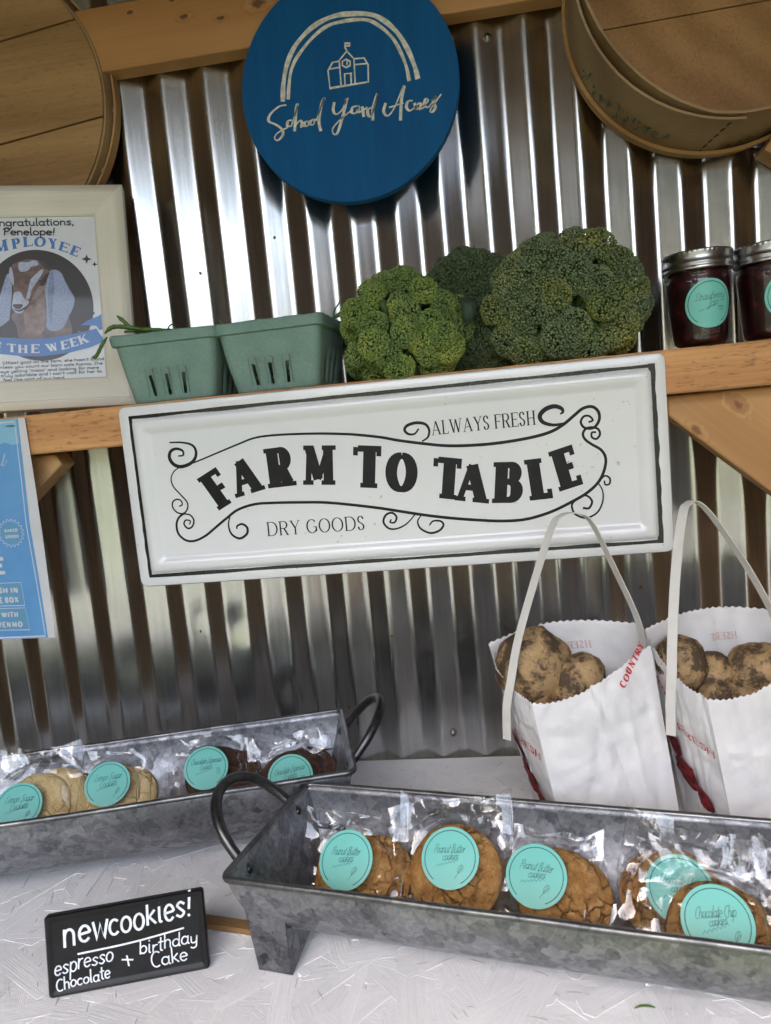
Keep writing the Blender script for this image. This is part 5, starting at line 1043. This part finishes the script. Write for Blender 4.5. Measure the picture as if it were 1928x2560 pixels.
bagged('bag of chocolate espresso cookies with the whole sticker showing', (-.419, -.184, -.467), rad(16), 'espresso', 'crinkle', .044, 103, 42, 2, group=G1, w=.060, top=.056, extra=((.028, .006, .0),), soff=(-.006, .002), tilt=3, cz=-.004)
bagged('bag of chocolate espresso cookies behind the front tray handle', (-.294, -.213, -.468), rad(14), 'espresso', 'crinkle', .046, 117, 42, -2, group=G1, w=.060, top=.062, extra=((.022, .010, .006),), tilt=0, cz=-.002)
bagged('bag of lemon sugar cookies cut off by the left edge', (-.748, -.312, -.461), rad(15), 'lemon', 'plain', .044, 125, 42, 0, group=G1, w=.050, top=.046, cz=-.004)
# ------------------------------------------------------------------ small chalkboard
cb = thing('chalkboard', 'small black chalkboard sign reading new cookies', 'sign', (-.472, -.521, ZC+.0018), (rad(-14), 0, rad(16.1)))
CWd, CHt = .158, .078
b = MB(); lev = [(.0008, .006), (0, .005), (0, -.002), (.0015, -.0038), (.0038, -.0038), (.0062, -.0022), (.008, -.0020)]
rings = [[(x+CWd/2, y, z+CHt/2) for x, z in rrect(CWd/2-i, CHt/2-i, max(.0035-i*.3, .001))] for i, y in lev]; b.loft(rings, True, True, True); o = b.build('board', M['slate'], cb); smooth_angle(o, 35)
b = MB(); b.add([(.05, .006, .06), (.108, .006, .06), (.112, .034, .008), (.046, .034, .008)], [(0, 1, 2, 3)]); o = b.build('prop', M['slate'], cb); o.modifiers.new('s', 'SOLIDIFY').thickness = .002
mc = lambda x, y, d: (x/1000*CWd/.160, -.0021-d, y/1000*CHt/.086)
b = MB(); pen_text(b, 'new', (17, 51), (62, 53.5), 17, 2.7, mc, gap=.2, jit=.08, slant=.08); pen_text(b, 'cookies!', (63, 53), (147, 60), 15.5, 2.5, mc, gap=.18, jit=.14, slant=.1, layer=2e-4)
stroke(b, crom([(30.9, 40.7), (85.4, 42.5), (136.8, 47.6)], 6), 1.9, mc, 3e-4)
pen_text(b, 'espresso', (6.5, 23.5), (64.9, 26.5), 9.2, 1.4, mc, jit=.13, slant=.15, layer=5e-4); pen_text(b, 'Chocolate', (8, 6), (60.9, 11), 7.2, 1.4, mc, jit=.13, slant=.1, layer=8e-4); stroke(b, [(73.6, 26.5), (84, 24.4)], 1.6, mc, 9e-4); stroke(b, [(78.5, 29.5), (79.8, 19.1)], 1.6, mc, 9.5e-4)
pen_text(b, 'birthday', (91.1, 29), (150.4, 31.0), 7.6, 1.35, mc, jit=.13, slant=.12, layer=11e-4); pen_text(b, 'Cake', (102.5, 13.2), (139, 13.6), 8.6, 1.4, mc, jit=.06, layer=14e-4); b.build('lettering', M['chalk'], cb)
# ------------------------------------------------------------------ paper tote bags of potatoes
def tote(label, off, rz, seed, top, bot, strap, letter_shift=0):
    t = thing('paper_bag', label, 'bag', (off[0], off[1], 0), (0, 0, rz), 'white paper bags of potatoes')
    NC, NRW = 44, 60; rc = random.Random(int(seed*10)); CREASE = []
    for i in range(34):
        a = rc.choice((rc.gauss(pi/2, .25), rc.uniform(0, pi))); CREASE.append((rc.choice((0, 1, 1, 1, 2, 3)), rc.random(), rc.random(), cos(a), sin(a), rc.uniform(.025, .08), rc.choice((-1, 1))*rc.uniform(.0006, .0024)))
    def dip(k, s): return (-.010*sin(pi*s), -.014*sin(pi*s)*(1-s)*1.6, -.004*sin(pi*s), .010*sin(pi*s))[k]
    def bulge(k, s, q):
        bo = (.006, .010, .006, .022)[k]; return bo*sin(pi*s)*(.35+.65*q)
    def P(k, s, q, o=0.0):
        A, B = Vector(bot[k]), Vector(bot[(k+1) % 4]); C_, D = Vector(top[k]), Vector(top[(k+1) % 4])
        p0 = A.lerp(B, s); p1 = C_.lerp(D, s); p1.z += dip(k, s); p = p0.lerp(p1, q)
        e = (D-C_); n = Vector((e.y, -e.x, 0)).normalized()
        wr = .0030*noise.noise(Vector((p.x*26, p.y*26+p.z*9, p.z*22+seed)))+.0024*abs(noise.noise(Vector((p.x*42+p.z*30, p.z*34, seed))))-.0020*abs(noise.noise(Vector((p.x*33-p.z*70, p.y*40, seed+4))))
        fold = -.0035*math.exp(-((s-.5)/.03)**2)*(1 if k in (0, 2) else 0)+.0018*math.exp(-((s-.72)/.03)**2)*(1 if k == 1 else 0)
        ed = min(1, s*10, (1-s)*10)
        for kk, s0, q0, ds, dq, w_, h_ in CREASE:
            if kk == k:
                v = abs((s-s0)*dq-(q-q0)*ds)
                if v < w_: wr += h_*(1-v/w_)
        return p+n*(bulge(k, s, q)+(wr+fold)*ed*min(1, q*4+.2)+o)
    b = MB(); rings = []
    for i in range(NRW+1):
        q = i/NRW; r = []
        for k in range(4):
            for j in range(NC):
                p = P(k, j/NC, q)
                if i == NRW: p.z += .0011*(1 if j % 2 else -1)
                r.append(p)
        rings.append(r)
    b.loft(rings, True, True, False); o = b.build('paper', M['paper'], t); smooth_angle(o, 28); sm = o.modifiers.new('s', 'SOLIDIFY'); sm.thickness = .0003
    # handle strap
    b = MB(); SP = crom([(*p, *w_) for p, w_ in strap], 8); rg = []
    for i, p in enumerate(SP):
        c = Vector(p[:3]); wv = Vector(p[3:6]).normalized()*.0056; tn = Vector(SP[min(i+1, len(SP)-1)][:3])-Vector(SP[max(i-1, 0)][:3]); nn = tn.cross(wv).normalized()*.0006
        rg.append([c-wv-nn, c+wv-nn, c+wv+nn, c-wv+nn])
    b.loft(rg, True, True, True); o = b.build('handle', M['strap'], t); smooth_angle(o, 40)
    def face(k, q0=0):
        wdt = (Vector(top[(k+1) % 4])-Vector(top[k])).length*1000
        return lambda x, z, d: P(k, min(.995, max(.005, x/wdt)), (z-ZC*1000)/((top[k][2]-ZC)*1000), .0026+d), wdt
    mp0, w0 = face(0); mp1, w1 = face(1)
    kw = dict(wv=.2, wh=.08, ser=.05, st=.06)
    for word, p0, p1, h_, mm in (('FRESH', (w0*.42, -372), (w0*.97, -372), 11, mp0), ('UNTRY', (w0*.06, -322), (w0*.36, -345), 11, mp0), ('COUNTRY', (w1*.70, -354), (w1*.93, -328), 9, mp1)):
        b = MB(); cap_text(b, word, p0, p1, h_, mm, gap=.08, **kw); b.build('lettering', M['red'], t)
    b = MB(); m3 = lambda x, z, d: P(3, x, (z-ZC*1000)/((top[3][2]-ZC)*1000), -.0012-d)
    cap_text(b, 'HSERF', (.30*190, -322), (.50*190, -323), 10, lambda x, z, d: m3(x/190, z, d), gap=.08, **kw); b.build('print_through', M['redghost'], t)
    b = MB(); rnd = random.Random(seed+3)
    for i, (cx, cz, rx, rz_) in enumerate(((.20, -412, 17, 21), (.36, -446, 24, 22), (.64, -462, 18, 17))):
        rg = [[mp0(w0*cx+q*rx*cos(2*pi*a/20)*(1+.1*sin(a*3)), cz+q*rz_*sin(2*pi*a/20), i*2e-4) for a in range(20)] for q in (.01, .25, .5, .75, 1)]; b.loft(rg, True)
    pr_ = b.build('fruit_print', M['berry'], t)
    b = MB()
    stroke(b, crom([(w0*.70, -470), (w0*.86, -480), (w0*.95, -492), (w0*.8, -498), (w0*.5, -500)], 4), 1.2, mp0, 5e-4)
    for i in range(16): x = w0*rnd.uniform(.3, .95); z = rnd.uniform(-512, -478); stroke(b, [(x, z), (x+rnd.uniform(2, 8), z-rnd.uniform(3, 9))], .6, mp0, 6e-4+i*2e-5)
    b.build('ink_hatching', M['inkline'], t)
    return t
TOP = [(-.013, -.235, -.283), (.032, -.312, -.333), (.178, -.262, -.287), (.180, -.175, -.285)]
BOT = [(.034, -.195, ZC+.002), (.064, -.312, ZC+.002), (.203, -.276, ZC+.002), (.196, -.17, ZC+.002)]
S1 = [((.001, -.2895, -.386), (.8, -.6, 0)), ((.0035, -.292, -.345), (.8, -.6, 0)), ((.010, -.294, -.315), (.8, -.55, .1)), ((.024, -.284, -.262), (.8, -.55, .2)), ((.052, -.262, -.19), (.78, -.58, .2)), ((.074, -.245, -.140), (.72, -.68, .1)), ((.086, -.238, -.128), (.6, -.8, 0)), ((.106, -.232, -.127), (.5, -.85, 0)), ((.124, -.226, -.142), (.45, -.88, 0)), ((.150, -.216, -.205), (.5, -.85, 0)), ((.172, -.208, -.262), (.5, -.85, 0)), ((.1795, -.206, -.295), (.5, -.85, 0)), ((.181, -.206, -.33), (.5, -.85, 0))]
tote('white paper bag of potatoes with its handle over the enamel sign', (0, 0), 0, 1.7, TOP, BOT, S1)
S2 = [((.0, -.2895, -.386), (.85, -.5, 0)), ((.001, -.292, -.345), (.85, -.5, 0)), ((.003, -.294, -.315), (.85, -.5, .05)), ((.009, -.284, -.262), (.85, -.5, .05)), ((.022, -.262, -.19), (.85, -.5, .05)), ((.036, -.245, -.135), (.8, -.6, .05)), ((.044, -.238, -.124), (.65, -.75, 0)), ((.056, -.232, -.124), (.5, -.85, 0)), ((.075, -.226, -.145), (.45, -.88, 0)), ((.112, -.216, -.205), (.5, -.85, 0)), ((.142, -.208, -.265), (.5, -.85, 0)), ((.150, -.206, -.295), (.5, -.85, 0)), ((.152, -.206, -.33), (.5, -.85, 0))]
TOP2 = [(-.010, -.222, -.279), (.036, -.312, -.335), (.176, -.268, -.290), (.172, -.165, -.281)]
tote('white paper bag of potatoes cut off by the right edge', (.189, -.004), 0, 9.3, TOP2, BOT, S2)
def potato(label, c, r, seed, rot=0):
    b = MB(); NZ, NA = 22, 34; rings = []
    for i in range(NZ+1):
        ph = pi*i/NZ; ring = []
        for a in range(NA):
            th = 2*pi*a/NA; d = Vector((sin(ph)*cos(th), sin(ph)*sin(th), cos(ph))); f = 1+.15*noise.noise(d*1.3+Vector((seed, 0, 0)))+.05*noise.noise(d*4+Vector((0, seed, 0)))+.008*noise.noise(d*14+Vector((0, 0, seed)))
            ring.append((d.x*r[0]*f, d.y*r[1]*f, d.z*r[2]*f))
        rings.append(ring)
    b.loft(rings, True); o = b.build('potato', M['potato'], None, True); o.location = c; o.rotation_euler = (0, rad(rot), .4*seed); return tag(o, label, 'potato', 'potatoes in the paper bags')
potato('big muddy potato at the back of the left paper bag', (.040, -.245, -.311), (.049, .039, .047), 1, 12)
potato('smaller muddy potato in front of the big one in the left bag', (.092, -.248, -.332), (.039, .030, .034), 2, -20)
potato('potato half hidden under the others in the left bag', (.056, -.266, -.360), (.028, .022, .022), 3)
potato('potato low at the right inside the left bag', (.13, -.232, -.375), (.036, .034, .03), 4)
potato('dark muddy potato behind the handle of the right bag', (.216, -.240, -.318), (.030, .030, .033), 5)
potato('muddy potato in the middle of the right bag', (.254, -.228, -.342), (.032, .030, .030), 6, 10)
potato('large potato at the right edge of the right bag', (.306, -.240, -.336), (.042, .036, .036), 7, 15)
potato('small dirty potato at the front left of the right bag', (.256, -.258, -.360), (.026, .024, .022), 8)
potato('flat potato lowest at the front of the right bag', (.290, -.262, -.362), (.036, .022, .020), 9, -5)
